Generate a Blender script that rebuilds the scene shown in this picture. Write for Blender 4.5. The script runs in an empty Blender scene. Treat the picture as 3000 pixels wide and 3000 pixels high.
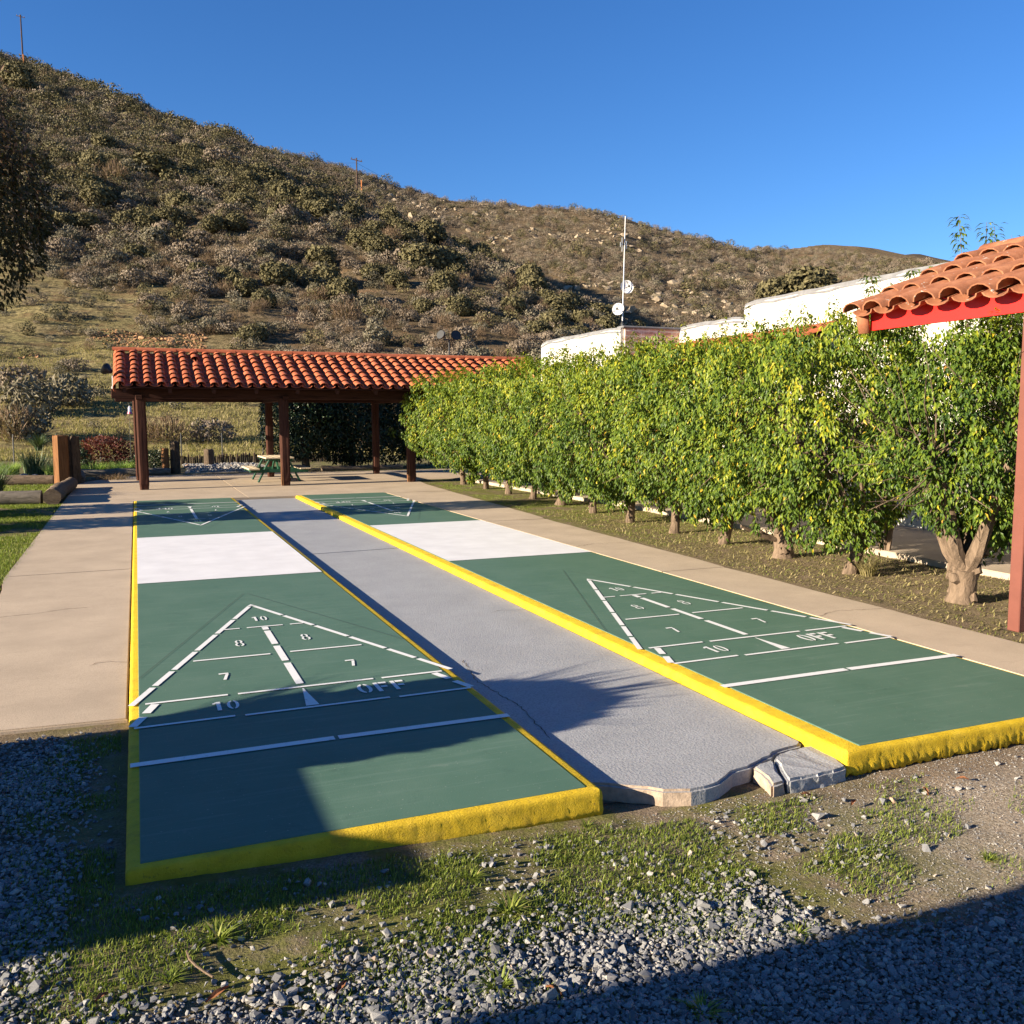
import bpy, bmesh, math, random
import numpy as np
from mathutils import Vector, Matrix, noise as mnoise
rng = np.random.default_rng(7); random.seed(7)
SC = bpy.context.scene; COL = SC.collection
rad = math.radians
# ------------------------------------------------------------------ camera
CAM_H, YAW, PIT, ROL, FPX, CX = 1.5232, 0.38833, -0.100387, -0.00295, 2677.95, -0.8194
Fv = np.array([math.sin(YAW)*math.cos(PIT), math.cos(YAW)*math.cos(PIT), math.sin(PIT)])
r0 = np.array([math.cos(YAW), -math.sin(YAW), 0.0]); u0 = np.cross(r0, Fv)
Rv = r0*math.cos(ROL)+u0*math.sin(ROL); Uv = -r0*math.sin(ROL)+u0*math.cos(ROL)
CAMP = np.array([CX, 0.0, CAM_H])
cam = bpy.data.cameras.new('camera'); camo = bpy.data.objects.new('camera', cam); COL.objects.link(camo)
cam.sensor_width = 36.0; cam.lens = FPX/3000*36.0; cam.clip_start = 0.05; cam.clip_end = 5000
M = Matrix.Identity(4)
for i in range(3):
    M[i][0] = Rv[i]; M[i][1] = Uv[i]; M[i][2] = -Fv[i]; M[i][3] = CAMP[i]
camo.matrix_world = M; SC.camera = camo
# ------------------------------------------------------------------ light
SUN_EL, SUN_AZ = 17.0, 4.5      # elevation; degrees the sun stands in front (-y) of due -x
w = bpy.data.worlds.new('World'); SC.world = w; w.use_nodes = True
nt = w.node_tree; sky = nt.nodes.new('ShaderNodeTexSky'); sky.sky_type = 'NISHITA'; sky.sun_disc = False
sky.sun_elevation = rad(SUN_EL); sky.sun_rotation = rad(270-SUN_AZ)
sky.altitude = 600; sky.air_density = 1.0; sky.dust_density = 0.05; sky.ozone_density = 5.0
hs = nt.nodes.new('ShaderNodeHueSaturation'); hs.inputs['Saturation'].default_value = 1.14; hs.inputs['Hue'].default_value = 0.508
nt.links.new(sky.outputs[0], hs.inputs['Color']); nt.links.new(hs.outputs[0], nt.nodes['Background'].inputs[0]); nt.nodes['Background'].inputs[1].default_value = 0.058
sl = bpy.data.lights.new('sun', 'SUN'); sl.energy = 5.0; sl.angle = rad(0.3); sl.color = (1.0, 0.86, 0.66)
so = bpy.data.objects.new('sun', sl); COL.objects.link(so)
d2s = Vector((-math.cos(rad(SUN_EL))*math.cos(rad(SUN_AZ)), -math.cos(rad(SUN_EL))*math.sin(rad(SUN_AZ)), math.sin(rad(SUN_EL))))
so.rotation_euler = d2s.to_track_quat('Z', 'Y').to_euler(); so.location = (-20, -5, 20)
SC.view_settings.view_transform = 'Standard'; SC.view_settings.look = 'None'
SC.view_settings.exposure = 1.72; SC.view_settings.gamma = 1.0
SC.render.engine = 'CYCLES'

# ------------------------------------------------------------------ helpers
def gz(px, py, z=0.0):
    d = Fv+Rv*(px-1500)/FPX-Uv*(py-1500)/FPX
    return CAMP+d*((z-CAM_H)/d[2])
def gd(px, py, D):
    return CAMP+(Fv+Rv*(px-1500)/FPX-Uv*(py-1500)/FPX)*D
def gy(px, py, Y):
    d = Fv+Rv*(px-1500)/FPX-Uv*(py-1500)/FPX
    return CAMP+d*(Y/d[1])
def tag(o, label=None, cat=None, group=None, kind=None):
    if label: o['label'] = label
    if cat: o['category'] = cat
    if group: o['group'] = group
    if kind: o['kind'] = kind
    return o
def empty(name, loc=(0, 0, 0), rz=0.0):
    o = bpy.data.objects.new(name, None); COL.objects.link(o); o.location = loc; o.rotation_euler = (0, 0, rz)
    o.empty_display_size = 0.2
    return o
def mk(name, V, faces, mat, parent=None, smooth=False, attrs=None, loc=None):
    """faces: list of int arrays (n,k). attrs: {name:(domain, array)}"""
    V = np.asarray(V, np.float32).reshape(-1, 3); me = bpy.data.meshes.new(name)
    faces = [np.asarray(f, np.int32) for f in faces if len(f)]
    me.vertices.add(len(V)); me.vertices.foreach_set('co', V.ravel())
    li = np.concatenate([f.ravel() for f in faces]); cnt = np.concatenate([np.full(len(f), f.shape[1], np.int32) for f in faces])
    st = np.concatenate([[0], np.cumsum(cnt)[:-1]]).astype(np.int32)
    me.loops.add(len(li)); me.loops.foreach_set('vertex_index', li)
    me.polygons.add(len(cnt)); me.polygons.foreach_set('loop_start', st); me.polygons.foreach_set('loop_total', cnt)
    me.update(calc_edges=True)
    me.polygons.foreach_set('use_smooth', np.full(len(cnt), bool(smooth)))
    for k, (dom, arr) in (attrs or {}).items():
        a = me.attributes.new(k, 'FLOAT', dom); a.data.foreach_set('value', np.asarray(arr, np.float32))
    if mat: me.materials.append(mat)
    me.validate()
    o = bpy.data.objects.new(name, me); COL.objects.link(o)
    if parent: o.parent = parent
    if loc is not None: o.location = loc
    return o
def rotm(rx=0, ry=0, rz=0):
    return np.array((Matrix.Rotation(rz, 3, 'Z') @ Matrix.Rotation(ry, 3, 'Y') @ Matrix.Rotation(rx, 3, 'X')))
class MB:
    def __init__(s): s.V = []; s.F = []; s.n = 0
    def add(s, V, F):
        V = np.asarray(V, float); s.V.append(V)
        for f in F: s.F.append([i+s.n for i in f])
        s.n += len(V); return s
    def box(s, c, size, R=None, b=0.0):
        hx, hy, hz = [v/2 for v in size]
        if b > 0:
            bm = bmesh.new(); bmesh.ops.create_cube(bm, size=1.0)
            for v in bm.verts: v.co = (v.co.x*size[0], v.co.y*size[1], v.co.z*size[2])
            bmesh.ops.bevel(bm, geom=bm.edges[:], offset=min(b, hx*.8, hy*.8, hz*.8), segments=1, affect='EDGES', profile=0.5)
            bm.verts.index_update(); V = np.array([v.co[:] for v in bm.verts]); F = [[v.index for v in f.verts] for f in bm.faces]; bm.free()
        else:
            V = np.array([(x, y, z) for x in (-hx, hx) for y in (-hy, hy) for z in (-hz, hz)])
            F = [(0, 1, 3, 2), (4, 6, 7, 5), (0, 4, 5, 1), (2, 3, 7, 6), (0, 2, 6, 4), (1, 5, 7, 3)]
        if R is not None: V = V@np.asarray(R).T
        return s.add(V+np.array(c, float), F)
    def bar(s, a, b, w, h, bev=0.0, up=(0, 0, 1)):
        a = np.array(a, float); b = np.array(b, float); d = b-a; L = np.linalg.norm(d); d /= L
        upv = np.array(up, float)
        if abs(d@upv) > .98: upv = np.array((0, 1.0, 0))
        x = np.cross(d, upv); x /= np.linalg.norm(x); z = np.cross(x, d)
        return s.box((a+b)/2, (w, L, h), np.stack([x, d, z], 1), bev)
    def tube(s, pts, radii, n=10, jit=0.0, cap=True, seed=0):
        pts = np.array(pts, float); radii = np.broadcast_to(np.asarray(radii, float), (len(pts),))
        rg = np.random.default_rng(seed); V = []
        for i, p in enumerate(pts):
            t = pts[min(i+1, len(pts)-1)]-pts[max(i-1, 0)]; t /= np.linalg.norm(t)+1e-9
            a = np.array((0, 0, 1.0)) if abs(t[2]) < .9 else np.array((1.0, 0, 0))
            x = np.cross(t, a); x /= np.linalg.norm(x); y = np.cross(t, x)
            ang = np.arange(n)*2*math.pi/n
            rr = radii[i]*(1+jit*rg.uniform(-1, 1, n))
            V.append(p+np.outer(np.cos(ang)*rr, x)+np.outer(np.sin(ang)*rr, y))
        F = []
        for i in range(len(pts)-1):
            for j in range(n):
                a0 = i*n+j; a1 = i*n+(j+1) % n
                F.append((a0, a0+n, a1+n, a1))
        if cap:
            F.append(list(range(n))); F.append(list(range((len(pts)-1)*n, len(pts)*n))[::-1])
        return s.add(np.concatenate(V), F)
    def prism(s, poly, z0, z1):
        n = len(poly); V = [(x, y, z1) for x, y in poly]+[(x, y, z0) for x, y in poly]
        F = [list(range(n)), list(range(2*n-1, n-1, -1))]+[(i, i+n, (i+1) % n+n, (i+1) % n) for i in range(n)]
        return s.add(V, F)
    def build(s, name, mat, parent=None, smooth=False, attrs=None):
        V = np.concatenate(s.V); by = {}
        for f in s.F: by.setdefault(len(f), []).append(f)
        o = mk(name, V, [np.array(v) for v in by.values()], mat, parent, False, attrs)
        if smooth:
            o.data.polygons.foreach_set('use_smooth', np.ones(len(o.data.polygons), bool))
            try: o.data.set_sharp_from_angle(angle=rad(40))
            except Exception: pass
        return o
def copy_tree(o, parent=None):
    c = o.copy(); COL.objects.link(c); c.parent = parent
    for ch in list(o.children): copy_tree(ch, c)
    return c
def vnoise(P, scale, seed=0.0):
    return np.array([mnoise.noise(Vector((p[0]*scale+seed, p[1]*scale-seed*.7, (p[2] if len(p) > 2 else 0)*scale+seed*.3))) for p in P])
# fast numpy value noise in 2D
_perm = np.random.default_rng(3).random((256, 256))
def n2(x, y, s=1.0, o=0):
    x = np.asarray(x, float)*s+o*17.3; y = np.asarray(y, float)*s+o*9.1
    xi = np.floor(x).astype(int); yi = np.floor(y).astype(int); fx = x-xi; fy = y-yi
    fx = fx*fx*(3-2*fx); fy = fy*fy*(3-2*fy)
    g = lambda a, b: _perm[a % 256, b % 256]
    return (g(xi, yi)*(1-fx)+g(xi+1, yi)*fx)*(1-fy)+(g(xi, yi+1)*(1-fx)+g(xi+1, yi+1)*fx)*fy
def fbm(x, y, s=1.0, o=0, k=4):
    t = 0; a = 1; w_ = 0
    x = np.asarray(x, float); y = np.asarray(y, float)
    for i in range(k):
        c, q = math.cos(.6+1.1*i), math.sin(.6+1.1*i); t = t+a*n2(x*c-y*q, x*q+y*c, s*2**i, o+i); w_ += a; a *= .55
    return t/w_

# ------------------------------------------------------------------ materials
class NT:
    def __init__(s, name):
        s.m = bpy.data.materials.new(name); s.m.use_nodes = True; s.t = s.m.node_tree
        s.b = s.t.nodes['Principled BSDF']; s.out = s.t.nodes['Material Output']
    def n(s, typ, **kw):
        nd = s.t.nodes.new(typ)
        for k, v in kw.items():
            if k.startswith('i_'): nd.inputs[k[2:].replace('_', ' ')].default_value = v
            else: setattr(nd, k, v)
        return nd
    def l(s, a, b): s.t.links.new(a, b)
    def co(s, scale=(1, 1, 1), kind='Object'):
        tc = s.n('ShaderNodeTexCoord'); mp = s.n('ShaderNodeMapping'); mp.inputs['Scale'].default_value = scale
        s.l(tc.outputs[kind], mp.inputs['Vector']); return mp.outputs[0]
    def noise(s, scale, detail=4, rough=.55, vec=None, dist=0.0):
        nd = s.n('ShaderNodeTexNoise'); nd.inputs['Scale'].default_value = scale; nd.inputs['Detail'].default_value = detail
        nd.inputs['Roughness'].default_value = rough; nd.inputs['Distortion'].default_value = dist
        s.l(vec if vec is not None else s.co(), nd.inputs['Vector']); return nd.outputs['Fac']
    def ramp(s, fac, stops, interp='LINEAR'):
        r = s.n('ShaderNodeValToRGB'); e = r.color_ramp.elements; r.color_ramp.interpolation = interp
        while len(e) > 1: e.remove(e[-1])
        e[0].position = stops[0][0]; c = stops[0][1]; e[0].color = (*c, 1) if len(c) == 3 else c
        for p, c in stops[1:]:
            q = e.new(p); q.color = (*c, 1) if len(c) == 3 else c
        s.l(fac, r.inputs[0]); return r.outputs[0]
    def mix(s, fac, a, b, mode='MIX'):
        m = s.n('ShaderNodeMix', data_type='RGBA', blend_type=mode)
        for sock, v in ((m.inputs[0], fac), (m.inputs[6], a), (m.inputs[7], b)):
            if hasattr(v, 'is_output'): s.l(v, sock)
            elif isinstance(v, (int, float)): sock.default_value = v
            else: sock.default_value = (*v, 1)
        return m.outputs[2]
    def attr(s, name):
        a = s.n('ShaderNodeAttribute'); a.attribute_name = name; return a.outputs['Fac']
    def math(s, op, a, b=0.0):
        m = s.n('ShaderNodeMath', operation=op)
        for sock, v in ((m.inputs[0], a), (m.inputs[1], b)):
            if hasattr(v, 'is_output'): s.l(v, sock)
            else: sock.default_value = v
        return m.outputs[0]
    def bump(s, h, strength=.3, dist=.01):
        b = s.n('ShaderNodeBump'); b.inputs['Strength'].default_value = strength; b.inputs['Distance'].default_value = dist
        s.l(h, b.inputs['Height']); s.l(b.outputs[0], s.b.inputs['Normal'])
    def base(s, c, rough=.7, spec=.3, metal=0.0):
        if hasattr(c, 'is_output'): s.l(c, s.b.inputs['Base Color'])
        else: s.b.inputs['Base Color'].default_value = (*c, 1)
        s.b.inputs['Roughness'].default_value = rough; s.b.inputs['Specular IOR Level'].default_value = spec
        s.b.inputs['Metallic'].default_value = metal; return s.m
BK = (0, 0, 0); WH = (1, 1, 1)
def sc(c, k): return tuple(min(1, v*k) for v in c)
def simple(name, c, rough=.6, spec=.3, metal=0.0, var=.25, nscale=12, bump=0.0, bscale=80):
    t = NT(name); f = t.noise(nscale, 5, .6)
    col = t.ramp(f, [(.25, sc(c, 1-var)), (.75, sc(c, 1+var))])
    if bump: t.bump(t.noise(bscale, 4), bump, .004)
    return t.base(col, rough, spec, metal)
def m_court():
    t = NT('green_court_paint')
    f = t.noise(2.2, 6, .65); c = t.ramp(f, [(.3, (.066, .130, .090)), (.5, (.076, .142, .100)), (.72, (.090, .156, .112))])
    st = t.noise(1.0, 5, .7, t.co((1.2, 26, 1)), 1.2)           # scuffs across
    c = t.mix(t.ramp(st, [(.53, BK), (.68, (.5, .5, .5))]), c, (.125, .195, .15))
    wn = t.noise(7, 7, .8, None, .8); c = t.mix(t.ramp(wn, [(.60, BK), (.68, (.45, .45, .45))]), c, (.15, .20, .16)); wd = t.noise(4, 6, .8, None, .5); c = t.mix(t.ramp(wd, [(.58, BK), (.72, (.4, .4, .4))]), c, (.035, .07, .052))
    st2 = t.noise(1.0, 5, .7, t.co((22, 1.6, 1)), 1.5)
    c = t.mix(t.ramp(st2, [(.64, BK), (.78, (.12, .12, .12))]), c, (.04, .09, .07))
    sp = t.noise(75, 2, .5); c = t.mix(t.ramp(sp, [(.70, BK), (.74, (.6, .6, .6))]), c, (.30, .33, .28))
    t.bump(t.noise(140, 3), .25, .003)
    return t.base(c, .55, .22)
def m_white():
    t = NT('white_court_paint'); f = t.noise(3, 5, .6)
    c = t.ramp(f, [(.3, (.60, .59, .59)), (.7, (.70, .69, .69))])
    st = t.noise(1.0, 4, .7, t.co((1.5, 14, 1)), 2.0)
    c = t.mix(t.ramp(st, [(.68, BK), (.76, (.5, .5, .5))]), c, (.38, .37, .36))
    t.bump(t.noise(140, 3), .15, .003); return t.base(c, .55, .25)
def m_line():
    t = NT('white_line_paint'); f = t.noise(30, 5, .7)
    return t.base(t.ramp(f, [(.28, (.42, .44, .42)), (.42, (.68, .68, .66))]), .55, .25)
def m_yellow():
    t = NT('yellow_kerb_paint'); f = t.noise(9, 6, .65)
    c = t.ramp(f, [(.25, (.47, .31, .014)), (.5, (.60, .405, .018)), (.8, (.70, .48, .040))])
    g = t.noise(38, 5, .75); c = t.mix(t.ramp(g, [(.60, BK), (.72, (.8, .8, .8))]), c, (.13, .10, .035))
    g2 = t.noise(5, 6, .75); c = t.mix(t.ramp(g2, [(.52, BK), (.68, (.55, .55, .55))]), c, (.33, .22, .03)); t.bump(t.noise(110, 6, .75), 1.0, .007); return t.base(c, .6, .22)
def m_grey():
    t = NT('grey_walkway_paint'); f = t.noise(2.5, 6, .6)
    c = t.ramp(f, [(.3, (.29, .293, .297)), (.7, (.355, .358, .362))])
    sp = t.noise(85, 3, .6); c = t.mix(t.ramp(sp, [(.40, (.5, .5, .5)), (.55, BK)]), c, (.17, .18, .20))
    pk = t.noise(1.3, 6, .7); c = t.mix(t.ramp(pk, [(.70, BK), (.74, (.6, .6, .6))]), c, (.36, .30, .24))
    t.bump(t.noise(85, 3, .6), .6, .006); return t.base(c, .6, .25)
def m_concrete(name='concrete', tint=(.42, .335, .245)):
    t = NT(name); f = t.noise(1.3, 7, .65); c = t.ramp(f, [(.25, sc(tint, .80)), (.5, tint), (.75, sc(tint, 1.18))])
    sp = t.noise(170, 2, .6); c = t.mix(t.ramp(sp, [(.35, (.55, .55, .55)), (.5, BK)]), c, sc(tint, .62))
    sp2 = t.noise(120, 2, .5); c = t.mix(t.ramp(sp2, [(.66, BK), (.72, (.5, .5, .5))]), c, sc(tint, 1.5))
    st = t.noise(1.0, 5, .7, t.co((3, 9, 3)), 1.0); c = t.mix(t.ramp(st, [(.58, BK), (.75, (.45, .45, .45))]), c, sc(tint, .68))
    t.bump(t.noise(130, 3), .35, .004); return t.base(c, .85, .15)
def m_ground():
    t = NT('ground_soil'); g = t.attr('grass'); s_ = t.attr('sand')
    f = t.noise(6, 6, .7); soil = t.ramp(f, [(.3, (.095, .066, .042)), (.55, (.185, .132, .085)), (.8, (.30, .225, .15))])
    sk = t.noise(110, 4, .65); soil = t.mix(t.ramp(sk, [(.36, (.75, .75, .75)), (.5, BK)]), soil, (.045, .030, .018)); soil = t.mix(t.ramp(sk, [(.58, BK), (.70, (.6, .6, .6))]), soil, (.36, .29, .20))
    f2 = t.noise(95, 3, .6); sand = t.ramp(f2, [(.3, (.14, .11, .08)), (.5, (.29, .235, .175)), (.72, (.46, .40, .32))])
    c = t.mix(s_, soil, sand)
    f3 = t.noise(14, 6, .75); gr = t.ramp(f3, [(.3, (.075, .078, .022)), (.6, (.155, .155, .042)), (.8, (.27, .225, .095))])
    gm = t.math('MULTIPLY', t.ramp(t.noise(3.4, 6, .7), [(.40, BK), (.56, WH)]), g)
    c = t.mix(gm, c, gr)
    t.bump(t.noise(60, 5, .7), 1.0, .02); return t.base(c, .95, .1)
def m_hill():
    t = NT('dry_hillside'); md = t.attr('meadow')
    f = t.noise(.09, 7, .7); c = t.ramp(f, [(.3, (.10, .074, .045)), (.5, (.17, .125, .078)), (.7, (.24, .18, .112))])
    f2 = t.noise(.07, 6, .7, t.co((1, 1.6, 2.5))); g = t.ramp(f2, [(.35, (.24, .225, .080)), (.52, (.34, .285, .13)), (.7, (.42, .325, .175))])
    c = t.mix(md, c, g)
    fine = t.noise(1.6, 6, .75); c = t.mix(t.ramp(fine, [(.42, (.75, .75, .75)), (.56, BK)]), c, (.055, .046, .022))
    pt = t.noise(.35, 6, .75, t.co((1, 1.5, 1))); c = t.mix(t.ramp(pt, [(.52, BK), (.64, (.7, .7, .7))]), c, (.20, .125, .065))
    rk = t.noise(.11, 5, .7); fr = t.noise(3.0, 3, .6)
    k = t.math('MULTIPLY', t.ramp(rk, [(.60, BK), (.66, WH)]), t.ramp(fr, [(.45, BK), (.55, WH)]))
    c = t.mix(k, c, (.34, .20, .115))
    t.bump(t.noise(2.2, 6, .75), 1.0, .6); return t.base(c, .95, .05)
def m_leaf(name, stops, rough=.38, trans=.25, spec=.4):
    t = NT(name); c = t.ramp(t.attr('tone'), stops)
    t.base(c, rough, spec)
    tr = t.n('ShaderNodeBsdfTranslucent'); t.l(t.mix(1.0, c, (1.35, 1.45, .75), 'MULTIPLY'), tr.inputs[0])
    mx = t.n('ShaderNodeMixShader'); mx.inputs[0].default_value = trans
    t.l(t.b.outputs[0], mx.inputs[1]); t.l(tr.outputs[0], mx.inputs[2]); t.l(mx.outputs[0], t.out.inputs[0])
    return t.m
def m_bark(name, c, sc_=(14, 14, 4), bump=.9, dist=.02):
    t = NT(name); v = t.co(sc_); f = t.noise(1.5, 6, .7, v, .6)
    col = t.ramp(f, [(.3, sc(c, .35)), (.5, c), (.75, sc(c, 1.45))]); t.bump(f, bump, dist); return t.base(col, .9, .1)
def m_tile():
    t = NT('terracotta'); f = t.noise(3.5, 5, .7); c = t.ramp(f, [(.25, (.26, .064, .027)), (.5, (.36, .098, .042)), (.75, (.43, .15, .072))])
    tn = t.attr('tone'); c = t.mix(t.ramp(tn, [(0, (.5, .5, .5)), (.5, BK)]), c, (.30, .085, .045))
    g = t.noise(45, 5, .7); c = t.mix(t.ramp(g, [(.60, BK), (.70, (.5, .5, .5))]), c, (.21, .075, .045))
    t.bump(t.noise(120, 3), .2, .003); return t.base(c, .75, .2)
def m_oldtile():
    t = NT('weathered_terracotta'); f = t.noise(7, 5, .7); c = t.ramp(f, [(.25, (.19, .072, .036)), (.5, (.28, .112, .058)), (.75, (.38, .175, .095))])
    l1 = t.noise(22, 3, .5); c = t.mix(t.ramp(l1, [(.66, BK), (.69, (.85, .85, .85))]), c, (.42, .38, .33))
    l2 = t.noise(9, 5, .7); c = t.mix(t.ramp(l2, [(.55, BK), (.66, (.6, .6, .6))]), c, (.13, .065, .04))
    t.bump(t.noise(90, 4), .4, .004); return t.base(c, .85, .15)
def m_stucco():
    t = NT('white_stucco'); f = t.noise(1.2, 6, .7); c = t.ramp(f, [(.3, (.52, .485, .415)), (.6, (.62, .59, .525))])
    pk = t.noise(1.7, 7, .75, t.co((1, 1, 2.2))); c = t.mix(t.ramp(pk, [(.685, BK), (.70, (.9, .9, .9))]), c, (.36, .35, .33))
    st = t.noise(1.0, 5, .6, t.co((6, 6, .8))); c = t.mix(t.ramp(st, [(.6, BK), (.78, (.25, .25, .25))]), c, (.52, .45, .34))
    t.bump(t.noise(35, 4), .5, .01); return t.base(c, .9, .1)
def m_brick():
    t = NT('worn_brick'); br = t.n('ShaderNodeTexBrick'); tc = t.n('ShaderNodeTexCoord'); mp = t.n('ShaderNodeMapping'); mp.inputs['Rotation'].default_value = (rad(90), 0, 0)
    t.l(tc.outputs['Object'], mp.inputs['Vector']); t.l(mp.outputs[0], br.inputs['Vector'])
    br.inputs['Scale'].default_value = 1.0; br.inputs['Brick Width'].default_value = .34; br.inputs['Row Height'].default_value = .10; br.inputs['Mortar Size'].default_value = .012
    br.inputs['Color1'].default_value = (.36, .20, .15, 1); br.inputs['Color2'].default_value = (.46, .29, .22, 1); br.inputs['Mortar'].default_value = (.55, .47, .40, 1)
    w_ = t.noise(9, 6, .75); c = t.mix(t.ramp(w_, [(.5, BK), (.64, (.75, .75, .75))]), br.outputs[0], (.62, .52, .45))
    t.bump(br.outputs['Fac'], -.6, .012); return t.base(c, .9, .1)
def m_stone():
    t = NT('crushed_gravel'); tn = t.attr('tone'); c = t.ramp(tn, [(0, (.085, .087, .09)), (.35, (.165, .165, .168)), (.7, (.28, .272, .26)), (.88, (.38, .345, .295)), (1, (.38, .25, .17))])
    f = t.noise(260, 3, .6); c = t.mix(t.ramp(f, [(.35, (.5, .5, .5)), (.55, BK)]), c, (.07, .075, .08)); return t.base(c, .85, .2)
MT = dict(court=m_court(), white=m_white(), line=m_line(), yellow=m_yellow(), grey=m_grey(), conc=m_concrete(),
    conc2=m_concrete('weathered_concrete', (.40, .33, .255)), ground=m_ground(), hill=m_hill(), tile=m_tile(), oldtile=m_oldtile(), stucco=m_stucco(), brick=m_brick(), stone=m_stone(),
    bark=m_bark('pale_bark', (.155, .112, .078)), darkbark=m_bark('dark_bark', (.09, .065, .045)), log=m_bark('weathered_log', (.17, .125, .085), (5, 16, 16)),
    postwood=m_bark('orange_split_wood', (.185, .088, .038), (16, 16, 1.2), .8, .015), greywood=m_bark('grey_log', (.15, .13, .105), (3, 14, 14)),
    brown=m_bark('dark_brown_timber', (.060, .026, .018), (20, 20, 1.5), .35, .006), beam=m_bark('dark_brown_beam', (.050, .022, .016), (1.5, 20, 20), .3, .006),
    redpost=simple('red_brown_paint', (.14, .048, .034), .5, .3, 0, .12, 6, .25, 40), redpaint=simple('bright_red_paint', (.68, .018, .014), .42, .35, 0, .08, 3, .08, 40),
    board=simple('pale_board', (.52, .43, .30), .7, .2, 0, .18, 9, .2, 40), green=simple('dark_green_paint', (.014, .072, .040), .5, .3, 0, .2, 6, .15, 60),
    metal=simple('galvanised_metal', (.50, .50, .48), .4, .5, .6, .12), black=simple('black_housing', (.012, .012, .013), .45, .4), darkmetal=simple('dark_steel', (.05, .05, .05), .5, .4, .3),
    dish=simple('dish_white', (.74, .72, .69), .5, .3, 0, .06), lens=simple('lamp_glass', (.02, .021, .023), .35, .3), rust=simple('rusty_wire', (.10, .06, .04), .8),
    pole=m_bark('dark_pole_wood', (.075, .05, .04), (6, 6, .3), .3, .02), newpole=m_bark('orange_pole_wood', (.40, .15, .055), (6, 6, .3), .3, .02), wire=simple('cable', (.03, .03, .035), .6),
    capping=simple('grey_capping', (.15, .15, .155), .8, .2, 0, .3, 7, .4, 40), teal=simple('teal_plastic', (.01, .14, .12), .4, .4), pink=simple('pink_plastic', (.55, .12, .20), .35, .4),
    glass=simple('feeder_bottle', (.50, .50, .62), .2, .5), cobble=simple('river_stone', (.24, .215, .18), .8, .2, 0, .3, 10), brokenc=simple('broken_concrete', (.33, .255, .195), .9, .1, 0, .35, 25, .9, 60),
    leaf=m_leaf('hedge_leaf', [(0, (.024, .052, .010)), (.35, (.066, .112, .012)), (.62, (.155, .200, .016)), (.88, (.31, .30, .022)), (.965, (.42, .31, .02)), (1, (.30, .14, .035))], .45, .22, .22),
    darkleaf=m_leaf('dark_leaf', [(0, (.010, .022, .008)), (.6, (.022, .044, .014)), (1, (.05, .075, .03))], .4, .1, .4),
    treeleaf=m_leaf('pinkish_lit_tree_leaf', [(0, (.025, .028, .012)), (.45, (.060, .052, .022)), (.75, (.17, .105, .065)), (1, (.32, .19, .13))], .6, .3, .15),
    sage=m_leaf('grey_sage', [(0, (.080, .062, .045)), (.5, (.180, .142, .105)), (1, (.29, .240, .185))], .9, .05, .05),
    chap=m_leaf('olive_chaparral', [(0, (.036, .033, .017)), (.5, (.098, .086, .042)), (1, (.175, .150, .075))], .7, .05, .1),
    drybrush=m_leaf('dry_brush', [(0, (.080, .054, .036)), (.5, (.175, .122, .083)), (1, (.29, .21, .145))], .9, .2, .05),
    greysage=m_leaf('grey_green_sage', [(0, (.066, .060, .040)), (.5, (.150, .133, .092)), (1, (.25, .220, .160))], .9, .05, .05),
    grass=m_leaf('grass_blade', [(0, (.060, .085, .014)), (.5, (.145, .190, .028)), (.82, (.25, .275, .06)), (1, (.36, .29, .13))], .55, .3, .2),
    drygrass=m_leaf('dry_grass_blade', [(0, (.15, .14, .05)), (.5, (.26, .22, .10)), (1, (.40, .33, .18))], .7, .3, .1),
    lime=m_leaf('lime_blade', [(0, (.09, .16, .03)), (.5, (.22, .32, .08)), (1, (.42, .48, .20))], .5, .3, .2), sword=m_leaf('sword_blade', [(0, (.04, .07, .03)), (1, (.13, .17, .08))], .5, .15, .3),
    redleaf=m_leaf('red_leaf', [(0, (.045, .012, .012)), (.6, (.13, .030, .026)), (1, (.16, .10, .04))], .5, .2, .2),
    deadleaf=simple('dead_leaf', (.20, .085, .04), .8, .1, 0, .5, 30))
MT['hedge_inner'] = MT['leaf']

# ------------------------------------------------------------------ terrain
K = 1.5528
front = [(-600, 60, 310), (-200, 75, 310), (0, 114, 302), (130, 156, 286), (250, 200, 270), (330, 237, 258), (430, 268, 242), (500, 305, 228), (560, 340, 218), (700, 405, 194), (830, 465, 174), (920, 505, 160), (1000, 549, 148), (1120, 597, 132), (1200, 640, 122), (1320, 700, 112), (1500, 770, 100), (2600, 785, 100)]
farh = [(100, 200, 400), (400, 256, 420), (500, 278, 430), (620, 309, 440), (760, 353, 440), (850, 377, 440), (960, 388, 440), (1110, 396, 430), (1180, 411, 430), (1250, 435, 435), (1330, 453, 440), (1400, 470, 450), (1480, 469, 500), (1560, 461, 520), (1640, 466, 520), (1740, 481, 520), (1830, 496, 520), (1932, 516, 520), (2300, 600, 520), (2700, 700, 520)]
def ridge(tab):
    P = np.array([gd(u*K, v*K, D) for u, v, D in tab]); dx = P[:, 0]-CX; dy = P[:, 1]
    return np.arctan2(dx, dy), np.hypot(dx, dy), P[:, 2]
def prof(t): t = np.clip(t, 0, 1); return .35*t**1.45+.65*np.sin(math.pi/2*t**1.3)**1.25
FA, FR, FZ = ridge(front)
_t = np.linspace(.3, 1, 60)
FZ = np.array([CAM_H+(z-CAM_H)/max(prof(_t)*R_/(41+(R_-41)*_t)) for z, R_ in zip(FZ, FR)]); GA, GR, GZ = ridge(farh)
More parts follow.
